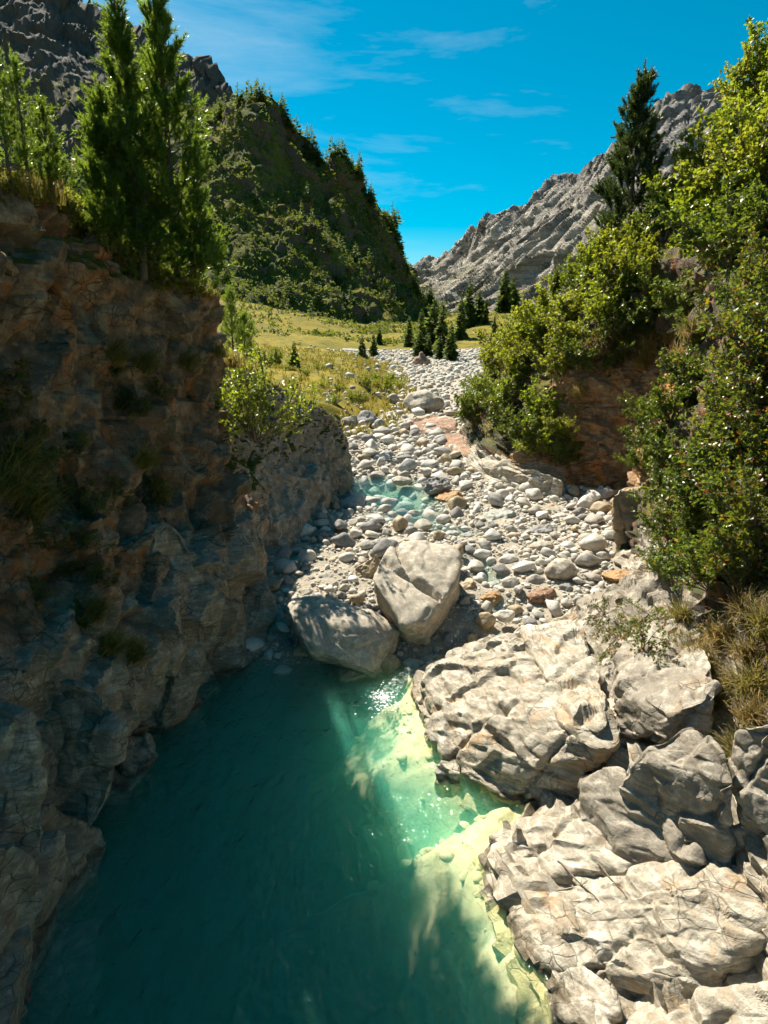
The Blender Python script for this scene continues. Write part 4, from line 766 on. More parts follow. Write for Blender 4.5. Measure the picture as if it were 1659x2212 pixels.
fi = np.clip(((ys + 4) / 25 * 259).astype(int), 0, 259); fj = np.clip(((xs + 8) / 14 * 149).astype(int), 0, 149); zf = floor_Z[fi, fj]; m_ok = zf < -.25
o = joined_stones('submerged_gravel', np.stack([xs, ys, zf * 1.0], 1)[m_ok], rg[m_ok], 2, 'stones lying on the pool floor near the bank', 'sand', .6)
# gravel plain upstream
far = []; DF = Darts(1.5)
for r0, r1, n in ((.55, .9, 160), (.35, .55, 900), (.22, .35, 3200)):
    ys = 47 + 105 * rng.random(n) ** 1.5; e = terrace_edge(ys) - 3 * (rng.random(n) < .25) * rng.random(n) * 3; xs = e + (11 + .075 * ys - e) * rng.random(n); rs = r0 + (r1 - r0) * rng.random(n)
    for x, y, r in zip(xs, ys, rs):
        if DF.ok(x, y, r, .85): DF.put(x, y, r); far.append((x, y, r))
far = np.array(far); fz = valley(far[:, 0], far[:, 1]); joined_stones('plain_gravel', np.stack([far[:, 0], far[:, 1], fz + far[:, 2] * .2], 1), far[:, 2] * 1.1, 1, 'bleached stones covering the gravel plain upstream')

# ------------------------------------------------------------------ foliage builders
def leaf_mat(name, c1, c2, c3=None, trans=(.30, .36, .03), tf=.42, rough=.42, amt3=.1):
    b = MB(name); isl = b.n('ShaderNodeNewGeometry').outputs['Random Per Island']; oi = b.n('ShaderNodeObjectInfo').outputs['Random']
    col = b.mix(isl, c1, c2)
    if c3: col = b.mix(b.ramp(b.math('FRACT', b.math('MULTIPLY', isl, 37.7)), (1 - amt3 - .02, 0), (1 - amt3, 1)), col, c3)
    col = b.n('ShaderNodeHueSaturation', {'Color': col, 'Value': b.n('ShaderNodeMapRange', {0: oi, 3: .62, 4: 1.28}).outputs[0]}).outputs[0]
    tc_ = b.mix(.75, col, trans) if not c3 else b.mix(.6, col, trans)
    p = b.n('ShaderNodeBsdfPrincipled', {'Base Color': col, 'Roughness': rough}); p.inputs['Specular IOR Level'].default_value = .45
    t = b.n('ShaderNodeBsdfTranslucent', {'Color': tc_}); return b.done(b.n('ShaderNodeMixShader', {0: tf, 1: p.outputs[0], 2: t.outputs[0]}).outputs[0])
M['leaf'] = leaf_mat('alder_leaf', (.050, .088, .007), (.150, .188, .011), (.32, .12, .02), trans=(.48, .58, .03), tf=.48, rough=.36, amt3=.03)
M['leaf_autumn'] = leaf_mat('turning_leaf', (.045, .080, .018), (.095, .125, .024), (.40, .09, .012), trans=(.38, .46, .03), tf=.38, rough=.34, amt3=.14)
M['leaf_near'] = leaf_mat('near_alder_leaf', (.038, .076, .012), (.095, .138, .018), (.34, .11, .02), trans=(.36, .46, .03), tf=.38, rough=.34, amt3=.035)
M['leaf_pale'] = leaf_mat('willow_leaf', (.105, .135, .014), (.20, .215, .018), (.34, .24, .05), trans=(.55, .60, .03), tf=.48, amt3=.04)
M['herb'] = leaf_mat('herb_leaf', (.035, .050, .010), (.07, .085, .014), (.16, .13, .02), amt3=.05)
M['needle'] = leaf_mat('pine_needle', (.030, .062, .009), (.078, .124, .016), None, trans=(.36, .51, .04), tf=.46, rough=.34)
M['needle_shaded'] = leaf_mat('shaded_pine_needle', (.020, .040, .010), (.045, .072, .016), None, trans=(.13, .19, .03), tf=.36, rough=.36)  # darker copy of the needles: backlit shade put into the colour
M['needle_far'] = leaf_mat('conifer_needle', (.032, .052, .012), (.062, .088, .019), None, trans=(.24, .32, .04), tf=.42, rough=.6)
M['larch'] = leaf_mat('larch_needle', (.06, .085, .018), (.10, .125, .025), None, trans=(.3, .36, .05), tf=.4, rough=.5)
M['scrub'] = leaf_mat('scrub_leaf', (.040, .062, .010), (.095, .115, .018), (.16, .15, .03), trans=(.28, .32, .03), tf=.35, rough=.6, amt3=.15)
M['dry_grass'] = leaf_mat('dry_grass_blade', (.22, .15, .045), (.34, .24, .07), (.12, .13, .025), trans=(.45, .32, .09), tf=.45, rough=.6, amt3=.2)
M['grass'] = leaf_mat('grass_blade', (.09, .095, .018), (.20, .16, .03), (.30, .21, .06), trans=(.38, .33, .05), tf=.45, rough=.6, amt3=.25)
M['bark'] = simple_mat('bark', (.10, .075, .055), (.16, .125, .095), 8, .9, .8, (.05, .038, .028), .02)
M['twig'] = simple_mat('twig_bark', (.13, .10, .075), (.19, .15, .115), 12, .9, .4, (.07, .05, .04), .01)
def unit(a): return a / (np.linalg.norm(a, axis=-1, keepdims=True) + 1e-12)
class Geo:
    def __init__(s): s.V = []; s.Q = []; s.T = []; s.n = 0
    def put(s, V, Q=None, T=None):
        s.V.append(V)
        if Q is not None and len(Q): s.Q.append(Q + s.n)
        if T is not None and len(T): s.T.append(T + s.n)
        s.n += len(V)
    def tube(s, pts, rad, k=5):
        pts = np.asarray(pts, float); rad = np.asarray(rad, float); t = unit(np.gradient(pts, axis=0)); ref = np.array((.31, .95, .05)) if abs(t[0][2]) > .5 else np.array((.1, .2, 1.))
        a = unit(np.cross(t, ref)); b = np.cross(t, a); an = np.arange(k) * 2 * math.pi / k
        V = pts[:, None] + rad[:, None, None] * (np.cos(an)[None, :, None] * a[:, None] + np.sin(an)[None, :, None] * b[:, None]); n = len(pts)
        i = np.arange(n - 1)[:, None] * k; j = np.arange(k)[None]; j2 = (j + 1) % k
        s.put(V.reshape(-1, 3), np.stack([i + j, i + j2, i + k + j2, i + k + j], 2).reshape(-1, 4))
    def leaves(s, p, ax, nr, l, w, fold=.12):
        ax = unit(ax); sd = unit(np.cross(ax, nr)); nr = np.cross(sd, ax); l = np.asarray(l)[:, None]; w = np.asarray(w)[:, None]
        V = np.stack([p, p + ax * l * .45 + sd * w * .5 + nr * w * fold, p + ax * l, p + ax * l * .45 - sd * w * .5 + nr * w * fold], 1).reshape(-1, 3)
        s.put(V, np.arange(len(p) * 4).reshape(-1, 4))
    def needles(s, p, ax, l, w, r2):
        sd = unit(np.cross(ax, r2.normal(size=p.shape))) * w; s.put(np.stack([p - sd, p + sd, p + ax * np.asarray(l)[:, None]], 1).reshape(-1, 3), None, np.arange(len(p) * 3).reshape(-1, 3))
    def mesh(s, name, smooth=False):
        F = ([np.concatenate(s.Q)] if s.Q else []) + ([np.concatenate(s.T)] if s.T else [])
        return mesh_np(name, np.concatenate(s.V), F, smooth)
def shrub_meshes(seed, H, spread, nst, ntw, nlf, leaf, droop=.0, up=.55):
    r2 = np.random.default_rng(seed); st, lv = Geo(), Geo(); P, AX, NR = [], [], []
    for i in range(nst):
        az = i * 2.4 + r2.normal() * .3; tilt = spread * (.25 + .75 * r2.random()); d = np.array((math.sin(tilt) * math.cos(az), math.sin(tilt) * math.sin(az), math.cos(tilt))); ln = H * (.65 + .45 * r2.random())
        p = np.array((math.cos(az), math.sin(az), 0)) * .08 * H * r2.random(); pts = [p]
        for k in range(7):
            d = unit(d + r2.normal(size=3) * .16 + np.array((0, 0, up * .18 - droop * k * .05))); p = p + d * ln / 7; pts.append(p)
        pts = np.array(pts); rd = np.linspace(.018, .005, 8) * (.5 + .4 * H); st.tube(pts, rd, 4)
        for k in range(ntw):
            t = .18 + .82 * ((k + r2.random()) / ntw); q = t * 7; j = min(6, int(q)); b0 = pts[j] + (pts[j + 1] - pts[j]) * (q - j); dd = unit(pts[j + 1] - pts[j])
            d2 = unit(dd * .5 + r2.normal(size=3) * .75 + np.array((0, 0, .25 - droop))); l2 = H * (.16 + .24 * r2.random()) * (1.15 - .5 * t); tp = [b0]
            for m_ in range(3):
                d2 = unit(d2 + r2.normal(size=3) * .2 + np.array((0, 0, .1 - droop * .3))); tp.append(tp[-1] + d2 * l2 / 3)
            tp = np.array(tp); st.tube(tp, np.linspace(.006, .002, 4) * (.5 + .4 * H), 3)
            s_ = np.sort(.12 + .9 * r2.random(nlf)); jj = np.minimum(2, (s_ * 3).astype(int)); pp = tp[jj] + (tp[jj + 1] - tp[jj]) * (s_ * 3 - jj)[:, None]; ax0 = unit(tp[jj + 1] - tp[jj])
            P.append(pp + r2.normal(size=pp.shape) * .012 * H); AX.append(ax0 * .5 + r2.normal(size=pp.shape) * .7 + np.array((0, 0, -.12))); NR.append(np.array((-.15, .25, .85)) + r2.normal(size=pp.shape) * .55)
    P = np.concatenate(P); AX = np.concatenate(AX); NR = np.concatenate(NR); l = leaf * (.6 + .7 * r2.random(len(P))); lv.leaves(P, AX, NR, l, l * (.62 + .25 * r2.random(len(P))))
    return st.mesh('stems'), lv.mesh('foliage')
def grass_mesh(seed, n, h, spread, w=.006, lean=.7):
    r2 = np.random.default_rng(seed); g = Geo(); az = r2.random(n) * 6.283; t = lean * (.2 + .8 * r2.random(n)); L_ = h * (.5 + .6 * r2.random(n))
    b0 = np.stack([r2.normal(size=n) * spread * .4, r2.normal(size=n) * spread * .4, np.zeros(n)], 1); hd = np.stack([np.cos(az), np.sin(az), 0 * az], 1); sd = np.stack([-np.sin(az), np.cos(az), 0 * az], 1) * w
    p1 = b0 + (hd * np.sin(t * .5)[:, None] + np.array((0, 0, 1)) * np.cos(t * .5)[:, None]) * (L_ * .45)[:, None]; p2 = p1 + (hd * np.sin(t * 1.3)[:, None] + np.array((0, 0, 1)) * np.cos(t * 1.3)[:, None]) * (L_ * .35)[:, None]; p3 = p2 + (hd * np.sin(t * 2.1)[:, None] + np.array((0, 0, 1)) * np.cos(t * 2.1)[:, None]) * (L_ * .3)[:, None]
    V = np.stack([b0 - sd, b0 + sd, p1 - sd * .9, p1 + sd * .9, p2 - sd * .6, p2 + sd * .6, p3], 1).reshape(-1, 3); o = np.arange(n)[:, None] * 7
    g.put(V, np.concatenate([o + np.array((0, 1, 3, 2)), o + np.array((2, 3, 5, 4))]), o + np.array((4, 5, 6))); return g.mesh('blades')
def pine_meshes(seed, H, base_r, crown_r, first=.06, nwh=26, per=5, shoots=11, needles=34, lean=(0, 0), fox=.22, prof=None):
    """stone pine: upswept limbs in whorls, foxtail shoots of needles"""
    r2 = np.random.default_rng(seed); tr, nd = Geo(), Geo(); zs = np.linspace(0, 1, 14); wob = np.cumsum(r2.normal(size=(14, 2)) * .025 * H / 8, 0); wob -= wob[0]
    tp = np.stack([lean[0] * zs * H + wob[:, 0], lean[1] * zs * H + wob[:, 1], zs * H], 1); tr.tube(tp, base_r * (1 - .93 * zs) + .008, 8)
    at_ = lambda t: np.array([np.interp(t, zs, tp[:, c]) for c in range(3)])
    S, D, Ln = [], [], []
    for i in range(nwh):
        t = first + (1 - first) * (i + .3 * r2.random()) / nwh; b0 = at_(t)
        rr = crown_r * (prof(t) if prof else (.35 + .75 * min(1, t / .25)) * (1 - t) ** .7 + .10)
        for k in range(per if t < .9 else 3):
            az = i * 1.9 + k * 6.283 / per + r2.normal() * .35; ln = rr * (.6 + .55 * r2.random()); el = .02 + .75 * t + r2.normal() * .18; d = np.array((math.cos(az) * math.cos(el), math.sin(az) * math.cos(el), math.sin(el))); pts = [b0]
            for m_ in range(5):
                d = unit(d + np.array((0, 0, .16)) + r2.normal(size=3) * .10); pts.append(pts[-1] + d * ln / 5)
            pts = np.array(pts); tr.tube(pts, np.linspace(.028, .008, 6) * H / 8 * (1.1 - .6 * t), 4)
            ns = max(3, int(shoots * (.4 + ln / crown_r)))
            for m_ in range(ns):
                s_ = .40 + .60 * (m_ + r2.random()) / ns; q = s_ * 5; j = min(4, int(q)); p = pts[j] + (pts[j + 1] - pts[j]) * (q - j); dd = unit(pts[j + 1] - pts[j])
                d2 = unit(dd * .7 + r2.normal(size=3) * .55 + np.array((0, 0, .45))); off = ln * .22 * r2.random() * (1.1 - .5 * s_); p2 = p + d2 * off
                if off > .12: tr.tube(np.array([p, p2]), np.array([.008, .005]), 3)
                S.append(p2); D.append(unit(d2 + np.array((0, 0, .35)))); Ln.append(fox * (.7 + .6 * r2.random()))
            S.append(pts[-1]); D.append(d); Ln.append(fox * 1.2)
    S.append(tp[-1]); D.append(np.array((0, 0, 1.))); Ln.append(fox * 1.6)
    S, D, Ln = np.array(S), np.array(D), np.array(Ln); n = len(S)
    k = np.repeat(np.arange(n), needles); t = r2.random(len(k)); p = S[k] + D[k] * (Ln[k] * t)[:, None]; ax = unit(D[k] * (.55 + .5 * t)[:, None] + unit(r2.normal(size=(len(k), 3))) * .75)
    nd.needles(p, ax, fox * .46 * (.7 + .5 * r2.random(len(k))), .0075 * (fox / .22), r2)
    return tr.mesh('trunk', True), nd.mesh('crown')
def conifer_meshes(seed, H, r, lev, per, detail=2):
    r2 = np.random.default_rng(seed); tr, cr_ = Geo(), Geo(); tr.tube([(0, 0, 0), (0, 0, H * .5), (0, 0, H * .97)], [H * .018, H * .012, H * .003], 5); P, AX, NR, Lh, Wd = [], [], [], [], []
    for i in range(lev):
        t = .05 + .95 * i / lev; rr = r * (1 - t) ** .8 * (.8 + .35 * r2.random()) + .02 * H
        for k in range(max(4, int(per * (1 - .5 * t)))):
            az = r2.random() * 6.283; ln = rr * (.65 + .5 * r2.random())
            for q in range(detail):
                a2 = az + r2.normal() * .25; s_ = (q + .2) / detail * .7; el = .25 - .55 * (1 - t) + r2.normal() * .2; dv = np.array((math.cos(a2) * math.cos(el), math.sin(a2) * math.cos(el), math.sin(el)))
                P.append(np.array((0, 0, t * H)) + dv * ln * s_); AX.append(dv + r2.normal(size=3) * .15); NR.append(np.array((0, 0, 1.)) + r2.normal(size=3) * .5); Lh.append(ln * (.75 if detail > 1 else 1)); Wd.append(ln * .42 + .04 * H / 4)
    cr_.leaves(np.array(P), np.array(AX), np.array(NR), np.array(Lh), np.array(Wd), -.15); return tr.mesh('trunk', True), cr_.mesh('crown')
def plant(name, meshes, mats, parts, loc, label, cat, group=None, s=1., rz=None, tilt=(0, 0)):
    e = empty(name, loc, rng.random() * 6.283 if rz is None else rz, s); e.rotation_euler[0] = tilt[0]; e.rotation_euler[1] = tilt[1]; tag(e, label, cat, group, 'thing')
    for me, m, pn in zip(meshes, mats, parts):
        if len(me.materials) == 0: me.materials.append(m)
        add(pn, me, None, e)
    return e

# ------------------------------------------------------------------ pines on the cliff rim
def rim(u, v, key='left', sink=.1):
    p, n = pick(key, u, v); p[2] -= sink; return p
wide = lambda t: (.62 + .38 * min(1, t / .22)) * (1 - max(0, t - .12) / .88) ** .95 + .09
T_ = ('trunk', 'crown'); PM = (M['bark'], M['needle'])
def rim_pine(seed, u, v, Y, H, cr, lab, lean=(0, 0), **k):
    p = at(u, v, Y); plant('stone_pine', pine_meshes(seed, H, .13 * H / 8, cr, lean=lean, prof=wide, **k), PM, T_, p, lab, 'pine tree', 'tall pines on the cliff rim', rz=0)
rim_pine(11, 384, 650, 17.9, 7.0, 1.4, 'tallest stone pine on the cliff rim, its top cut by the picture edge', (.0, .0), nwh=18, per=6, shoots=8, needles=56, fox=.32)
rim_pine(12, 312, 606, 17.0, 5.9, 1.05, 'slim stone pine with forked top left of the tallest pine', (-.01, .0), nwh=15, per=6, shoots=7, needles=56, fox=.32)
rim_pine(13, 420, 655, 18.3, 2.6, 1.0, 'short bushy stone pine at the foot of the tallest pine', (.08, -.05), nwh=10, per=5, shoots=7, needles=50, fox=.32)
rim_pine(14, 256, 566, 17.2, 3.5, 1.0, 'low stone pine left of the slim pine on the rim', (-.03, 0), nwh=13, per=5, shoots=8, needles=54, fox=.34)
for i, (u, v, H, lab) in enumerate([(68, 432, 2.5, 'young pine with bare lower trunk at the left picture edge'), (122, 436, 2.0, 'slender young pine leaning over the rim grass'), (95, 440, 1.5, 'small bright green pine sapling between two young pines'), (22, 425, 2.6, 'young pine partly outside the left picture edge'), (150, 438, 1.0, 'knee high pine sapling nearest the tall pines')]):
    p = rim(u, v); plant('young_pine', pine_meshes(31 + i, H, .03, .42, first=.22, nwh=10, per=4, shoots=4, needles=40, fox=.18), PM, T_, p, lab, 'pine tree', 'young pines on the cliff rim', rz=0)
p = rim(1345, 530, 'right', .2); plant('stone_pine', pine_meshes(15, 8.8, .15, 2.5, nwh=14, per=6, shoots=11, needles=80, fox=.46, lean=(.0, 0), prof=lambda t: (1 - t) ** .85 * (.55 + .45 * min(1, t / .2)) + .10), (M['bark'], M['needle_shaded']), T_, p, 'lone dark stone pine towering above the sunny hillside shrubs', 'pine tree', rz=0)
for i, (u, v, H, lab) in enumerate([(505, 770, 3.4, 'small pine on the terrace just behind the cliff corner'), (530, 765, 2.0, 'tiny pine beside the small terrace pine')]):
    q = at(u, v, 36 + i); plant('young_pine', pine_meshes(41 + i, H, .05, .8, nwh=14, per=5, shoots=7, needles=24, fox=.26), PM, T_, q, lab, 'pine tree', rz=0)

# ------------------------------------------------------------------ shrubs
SP = ('stems', 'foliage')
ALD = [shrub_meshes(101 + k, 1.0, 1.15, 15, 15, 17, .062) for k in range(4)]          # unit-height alders, scaled when planted
NEAR = [shrub_meshes(121 + k, 2.0, 1.2, 15, 14, 14, .115) for k in range(3)]          # close ones with full-size leaves
def grow(meshes, k, key, u, v, s, lab, gr, leaf='leaf', name='alder_shrub', tilt=None, sink=.05, off=None, cat='shrub'):
    p, n = pick(key, u, v) if isinstance(key, str) else (at(u, v, key), None); p[2] -= sink
    if off is not None: p = p + np.array(off)
    me = meshes[k % len(meshes)]
    if len(me[0].materials) == 0: me[0].materials.append(M['twig']); me[1].materials.append(M[leaf])
    e = empty(name, p, rng.random() * 6.283, s); e.scale = (s * (.9 + .2 * rng.random()), s * (.9 + .2 * rng.random()), s * (.9 + .2 * rng.random())); tag(e, lab, cat, gr, 'thing')
    if tilt: e.rotation_euler[0] = tilt[0]; e.rotation_euler[1] = tilt[1]
    for m_, pn in zip(me, SP):
        c = add(pn, m_, None, e)
        if pn == 'foliage' and m_.materials[0] != M[leaf]: c.material_slots[0].link = 'OBJECT'; c.material_slots[0].material = M[leaf]
    return e
HILL = [
 ('green alder shrub hanging over the white ledge across the beach', 'shrubs above the white ledge', 'leaf', [(1012,905,2.2),(1050,880,2.2),(1035,840,2.0),(1090,925,2.0),(1125,955,1.9),(1170,985,1.8),(1150,905,2.1),(1200,940,1.9),(1205,1005,1.6),(1090,860,2.2)]),
 ('bright yellow green shrub on the hillside rim facing the gravel plain', 'shrubs on the far hillside rim', 'leaf_pale', [(1060,800,2.2),(1080,760,2.4),(1120,740,2.4),(1100,810,2.2),(1150,720,2.4),(1185,690,2.4),(1130,785,2.2)]),
 ('leafy alder on the hillside below the lone dark pine', 'alders below the lone pine', 'leaf', [(1180,740,2.3),(1220,690,2.4),(1250,650,2.5),(1230,760,2.2),(1280,610,2.5),(1290,690,2.3),(1200,800,2.0),(1320,570,2.5),(1330,640,2.4),(1370,590,2.5),(1345,520,2.4),(1210,600,2.2)]),
 ('sunlit alder climbing the steep slope beside the lone pine', 'alders on the upper slope', 'leaf', [(1425,520,2.6),(1450,460,2.7),(1490,500,2.6),(1500,420,2.7),(1540,480,2.7),(1550,390,2.8),(1590,440,2.7),(1600,340,2.9),(1640,400,2.8),(1645,280,2.9),(1580,300,2.9),(1650,200,3.0),(1610,240,3.0),(1520,560,2.4),(1570,560,2.5),(1630,520,2.5),(1650,130,2.6)]),
]
for lab, gr, lf, L_ in HILL:
    for k, (u, v, s) in enumerate(L_): grow(ALD, k, 'right', u, v, s * (.8 + .4 * rng.random()) * (1.15 if 'upper' in gr else .95), lab, gr, (lf, lf, 'leaf_near', 'leaf_pale')[int(rng.random() * 4)])
for k, (u, v, s) in enumerate([(1255,790,1.5),(1300,745,1.7),(1345,715,1.8),(1400,700,1.8),(1450,690,1.9),(1380,650,2.0),(1490,740,1.8),(1320,790,1.3)]): grow(ALD, k, 'right', u, v, s, 'shaded alder hanging over the brow of the orange wall', 'alders over the orange wall', 'leaf_near', tilt=(.35, -.3))
for k, (u, v, s) in enumerate([(1385,905,1.5),(1400,960,1.5),(1425,1015,1.4),(1440,900,1.6),(1470,850,1.6),(1375,1010,1.1)]): grow(ALD, k, 'right', u, v, s, 'loose alder bush at the mouth of the orange walled alcove', 'alders at the alcove mouth', 'leaf_near')
for k, (u, v, s) in enumerate([(1640,640,1.1),(1590,690,1.0),(1650,760,1.15),(1620,850,1.1),(1560,900,.9),(1650,930,1.1),(1600,990,1.05),(1540,1000,.95),(1490,1030,.85),(1640,1060,1.1),(1570,1090,1.0),(1500,1110,.9),(1450,1080,.7),(1630,1160,1.0),(1560,1190,.9),(1490,1190,.8),(1440,1150,.6),(1600,1260,.85),(1530,1270,.75),(1420,1230,.5),(1650,1240,.9)]):
    grow(NEAR, k, 'right', u, v, s, 'dense rusty tipped alder close on the right bank' if u > 1480 else 'thin alder spray reaching over the squared tan block', 'alders close on the right bank' if u > 1480 else 'alder sprays by the squared block', 'leaf_autumn' if u > 1595 else 'leaf_near', tilt=(0, -.35))
TRAIL = [shrub_meshes(141 + k, 1.3, 1.5, 10, 11, 11, .075, droop=.35, up=.1) for k in range(2)]
for k, (u, v, s) in enumerate([(1330,1390,.8),(1380,1440,.9),(1300,1345,.55),(1420,1490,.7),(1410,1350,.7)]): grow(TRAIL, k, 'right', u, v, s, 'sparse trailing twigs with small leaves over the grey rock shelf', 'trailing twigs over the rock shelf', 'leaf_autumn', 'trailing_shrub', tilt=(0, -.6), off=(-.1, -.2, .35))
BUSH = [shrub_meshes(151, 2.1, 1.25, 20, 16, 15, .075, up=.8)]
grow(BUSH, 0, 22.6, 552, 950, 1.5, 'round sunlit bush growing out of the shaded cliff ledge', None, 'leaf', 'cliff_bush', tilt=(.1, .35))
LOW = [shrub_meshes(161 + k, .9, 1.35, 14, 10, 12, .07) for k in range(3)]
for k, (u, v, s) in enumerate([(700,838,1.0),(735,845,1.0),(790,838,1.5),(830,845,1.7),(862,840,1.6),(845,825,1.3),(765,868,1.0),(722,872,.9),(660,812,1.2),(580,790,1.4),(620,800,1.1),(540,775,1.3),(690,800,1.0),(810,822,1.2),(780,870,.9),(600,775,1.0)]):
    q = None
    for Yq in np.linspace(34, 80, 93):
        w_ = at(u, v, Yq); zt = float(valley(np.array([w_[0]]), np.array([w_[1]]))[0]) if Yq > 44 else 5.4
        if w_[2] <= zt: q = Yq; break
    grow(LOW, k, q or 50, u, v, s, 'low green bush on the grassy terrace left of the stream' if k % 2 else 'yellowish willow bush on the grassy terrace by the cliff end', 'bushes on the grassy terrace' if k % 2 else 'willows on the grassy terrace', 'leaf' if k % 2 else 'leaf_pale', 'low_bush')
HERB = [shrub_meshes(171 + k, .6, 1.4, 14, 8, 11, .055, droop=.2) for k in range(3)]
for k, (u, v, s) in enumerate([(30,900,1.1),(70,960,1.2),(110,1020,1.2),(150,1080,1.1),(60,1080,1.3),(40,1150,1.2),(90,1180,1.1),(250,1070,1.0),(320,1050,.9),(200,1110,1.1),(340,1085,.8),(130,1240,1.0),(90,1290,.9),(290,880,.9),(340,850,.8),(10,1020,1.3),(160,960,.9),(170,1170,1.0),(200,1250,.8),(20,830,1.0),(250,800,.7),(180,1330,.8)]):
    grow(HERB, k, 'left', u, v, s, 'dark green herb clump on the ledges of the shaded cliff', 'herb clumps on the shaded cliff', 'herb', 'herb_clump', tilt=(0, .6), cat='plant')
RIMB = [shrub_meshes(181 + k, .55, 1.4, 14, 8, 11, .05) for k in range(2)]
for k, (u, v, s) in enumerate([(10,415,1.),(40,425,.9),(160,452,1.),(190,470,1.),(215,490,1.),(240,520,1.1),(270,560,1.1),(300,600,1.2),(340,610,1.2),(375,625,1.1),(430,630,1.),(180,440,.9)]): grow(RIMB, k, 'left', u, v, s, 'low heath bush added along the cliff rim to shade the pool', 'added heath bushes along the cliff rim', 'leaf_pale' if k < 6 else 'leaf', 'added_heath_bush')  # bushes added on the rim to keep direct sun off the pool below
# grass
GT = [grass_mesh(191 + k, 170, .42, .3, .007) for k in range(3)]; GL = [grass_mesh(195 + k, 230, .75, .32, .009, 1.0) for k in range(3)]
def tuft(meshes, k, key, u, v, s, mat, lab, gr, tilt=None):
    p, n = pick(key, u, v) if isinstance(key, str) else (at(u, v, key), None); me = meshes[k % len(meshes)]
    if len(me.materials) == 0: me.materials.append(M['grass'])
    o = add('grass_tuft', me, None, None, p - np.array((0, 0, .04))); o.rotation_euler = ((tilt or (0, 0))[0], (tilt or (0, 0))[1], rng.random() * 6.3 if not tilt else 0); o.scale = (s, s, s)
    if mat != 'grass': o.material_slots[0].link = 'OBJECT'; o.material_slots[0].material = M[mat]
    tag(o, lab, 'grass tuft', gr, 'thing')
for k, (u, v, s) in enumerate([(1470,1390,.7),(1500,1420,.8),(1540,1450,.8),(1580,1480,.8),(1500,1480,.7),(1450,1440,.6),(1550,1520,.7),(1610,1420,.8),(1640,1480,1.1),(1630,1560,1.),(1600,1620,.8),(1640,1680,.9),(1650,1360,1.1),(1560,1380,1.),(1480,1330,.9),(1620,1330,1.)]):
    tuft(GL, k, 'right', u, v, s, 'dry_grass' if k % 2 else 'grass', 'golden dry grass tuft drooping over the grey rocks', 'golden tufts by the grey pillar', (0, -.5))
for k, (u, v, s) in enumerate([(1290,740,1.6),(1320,730,1.6),(1350,745,1.5),(1400,760,1.5),(1310,770,1.4),(1440,740,1.4),(1530,530,1.6),(1545,560,1.5),(1270,760,1.4),(1220,770,1.3),(1110,800,1.4),(1380,790,1.3),(1470,780,1.4),(1500,720,1.4),(1250,860,1.3)]):
    tuft(GL, k, 'right', u, v, s, 'dry_grass', 'hanging tawny grass along the brow of the orange wall', 'tawny grass on the wall brow', (.3, -.4))
for k, (u, v, s) in enumerate([(20,410,1.),(60,425,1.1),(90,430,1.1),(130,435,1.1),(165,445,1.1),(185,462,1.1),(205,480,1.1),(225,500,1.),(250,535,1.),(280,570,1.),(310,600,1.),(350,618,1.),(400,632,1.),(455,640,1.),(475,770,1.),(500,790,1.2),(110,440,1.),(145,448,1.),(45,418,1.)]):
    tuft(GT, k, 'left', u, v, s * 1.1, 'grass' if k % 3 else 'dry_grass', 'yellow green grass tuft on the cliff rim', 'grass tufts on the cliff rim')
for k, (u, v, s) in enumerate([(310,800,1.),(400,790,1.),(250,780,.9),(300,1000,1.),(350,1070,.9),(270,880,.9),(30,1010,1.3),(20,1060,1.2),(60,1100,1.2),(200,1330,.9),(290,1420,.9),(230,1400,.9)]):
    tuft(GL, k, 'left', u, v, s, 'grass', 'dark drooping grass on a ledge of the shaded cliff', 'grass on the shaded cliff ledges', (0, .7))
# terrace grass and meadow tussocks: a mass nobody could count
g = Geo(); n = 3000; ys = 37 + 90 * rng.random(n) ** 1.6; e_ = terrace_edge(ys); xs = e_ + 1.5 - (rng.random(n) ** 1.2) * (14 + .5 * ys); zs_ = np.where(ys > 45, valley(xs, ys), -9.); P_, N_ = SURF['left']
b0 = np.stack([xs, ys, zs_], 1); b0 = b0[zs_ > 0]; 
for q in range(5):
    az = rng.random(len(b0)) * 6.3; ax = np.stack([np.cos(az) * .5, np.sin(az) * .5, np.ones(len(az))], 1); g.leaves(b0 + rng.normal(size=b0.shape) * np.array((.18, .18, 0)), ax, np.stack([-np.sin(az), np.cos(az), 0 * az + .2], 1), .35 + .4 * rng.random(len(b0)), .10 + .08 * rng.random(len(b0)))
o = add('terrace_grass', g.mesh('terrace_grass'), M['grass']); tag(o, 'dry yellow grass on the terrace and meadow', None, None, 'stuff')

# ------------------------------------------------------------------ conifers and scrub of the valley
CT = [conifer_meshes(201 + k, 10, 2.0 + .35 * k, 30, 12, 3) for k in range(3)]; CS = [conifer_meshes(211 + k, 10, 2.7 + .4 * k, 14, 8, 1) for k in range(4)]
def conifer(me, p, h, lab, gr, mat='needle_far', name='conifer'):
    s = h / 10; e = empty(name, p, rng.random() * 6.3, s); e.scale = (s * (.75 + .5 * rng.random()), s * (.75 + .5 * rng.random()), s * (.9 + .2 * rng.random())); tag(e, lab, 'conifer', gr, 'thing')
    if len(me[0].materials) == 0: me[0].materials.append(M['bark']); me[1].materials.append(M['needle_far'])
    add('trunk', me[0], None, e); c = add('crown', me[1], None, e)
    if mat != 'needle_far': c.material_slots[0].link = 'OBJECT'; c.material_slots[0].material = M[mat]
VC = [(785,765,45,'first'),(806,762,38,''),(818,738,34,''),(886,742,48,''),(914,748,62,''),(936,742,76,''),(960,758,86,''),(972,768,60,''),(905,762,46,''),(990,728,70,''),(1006,702,76,''),(1029,692,56,''),(1046,692,44,''),(1086,668,72,''),(1101,664,56,''),(1062,722,36,''),(926,762,40,''),(945,770,44,'')]
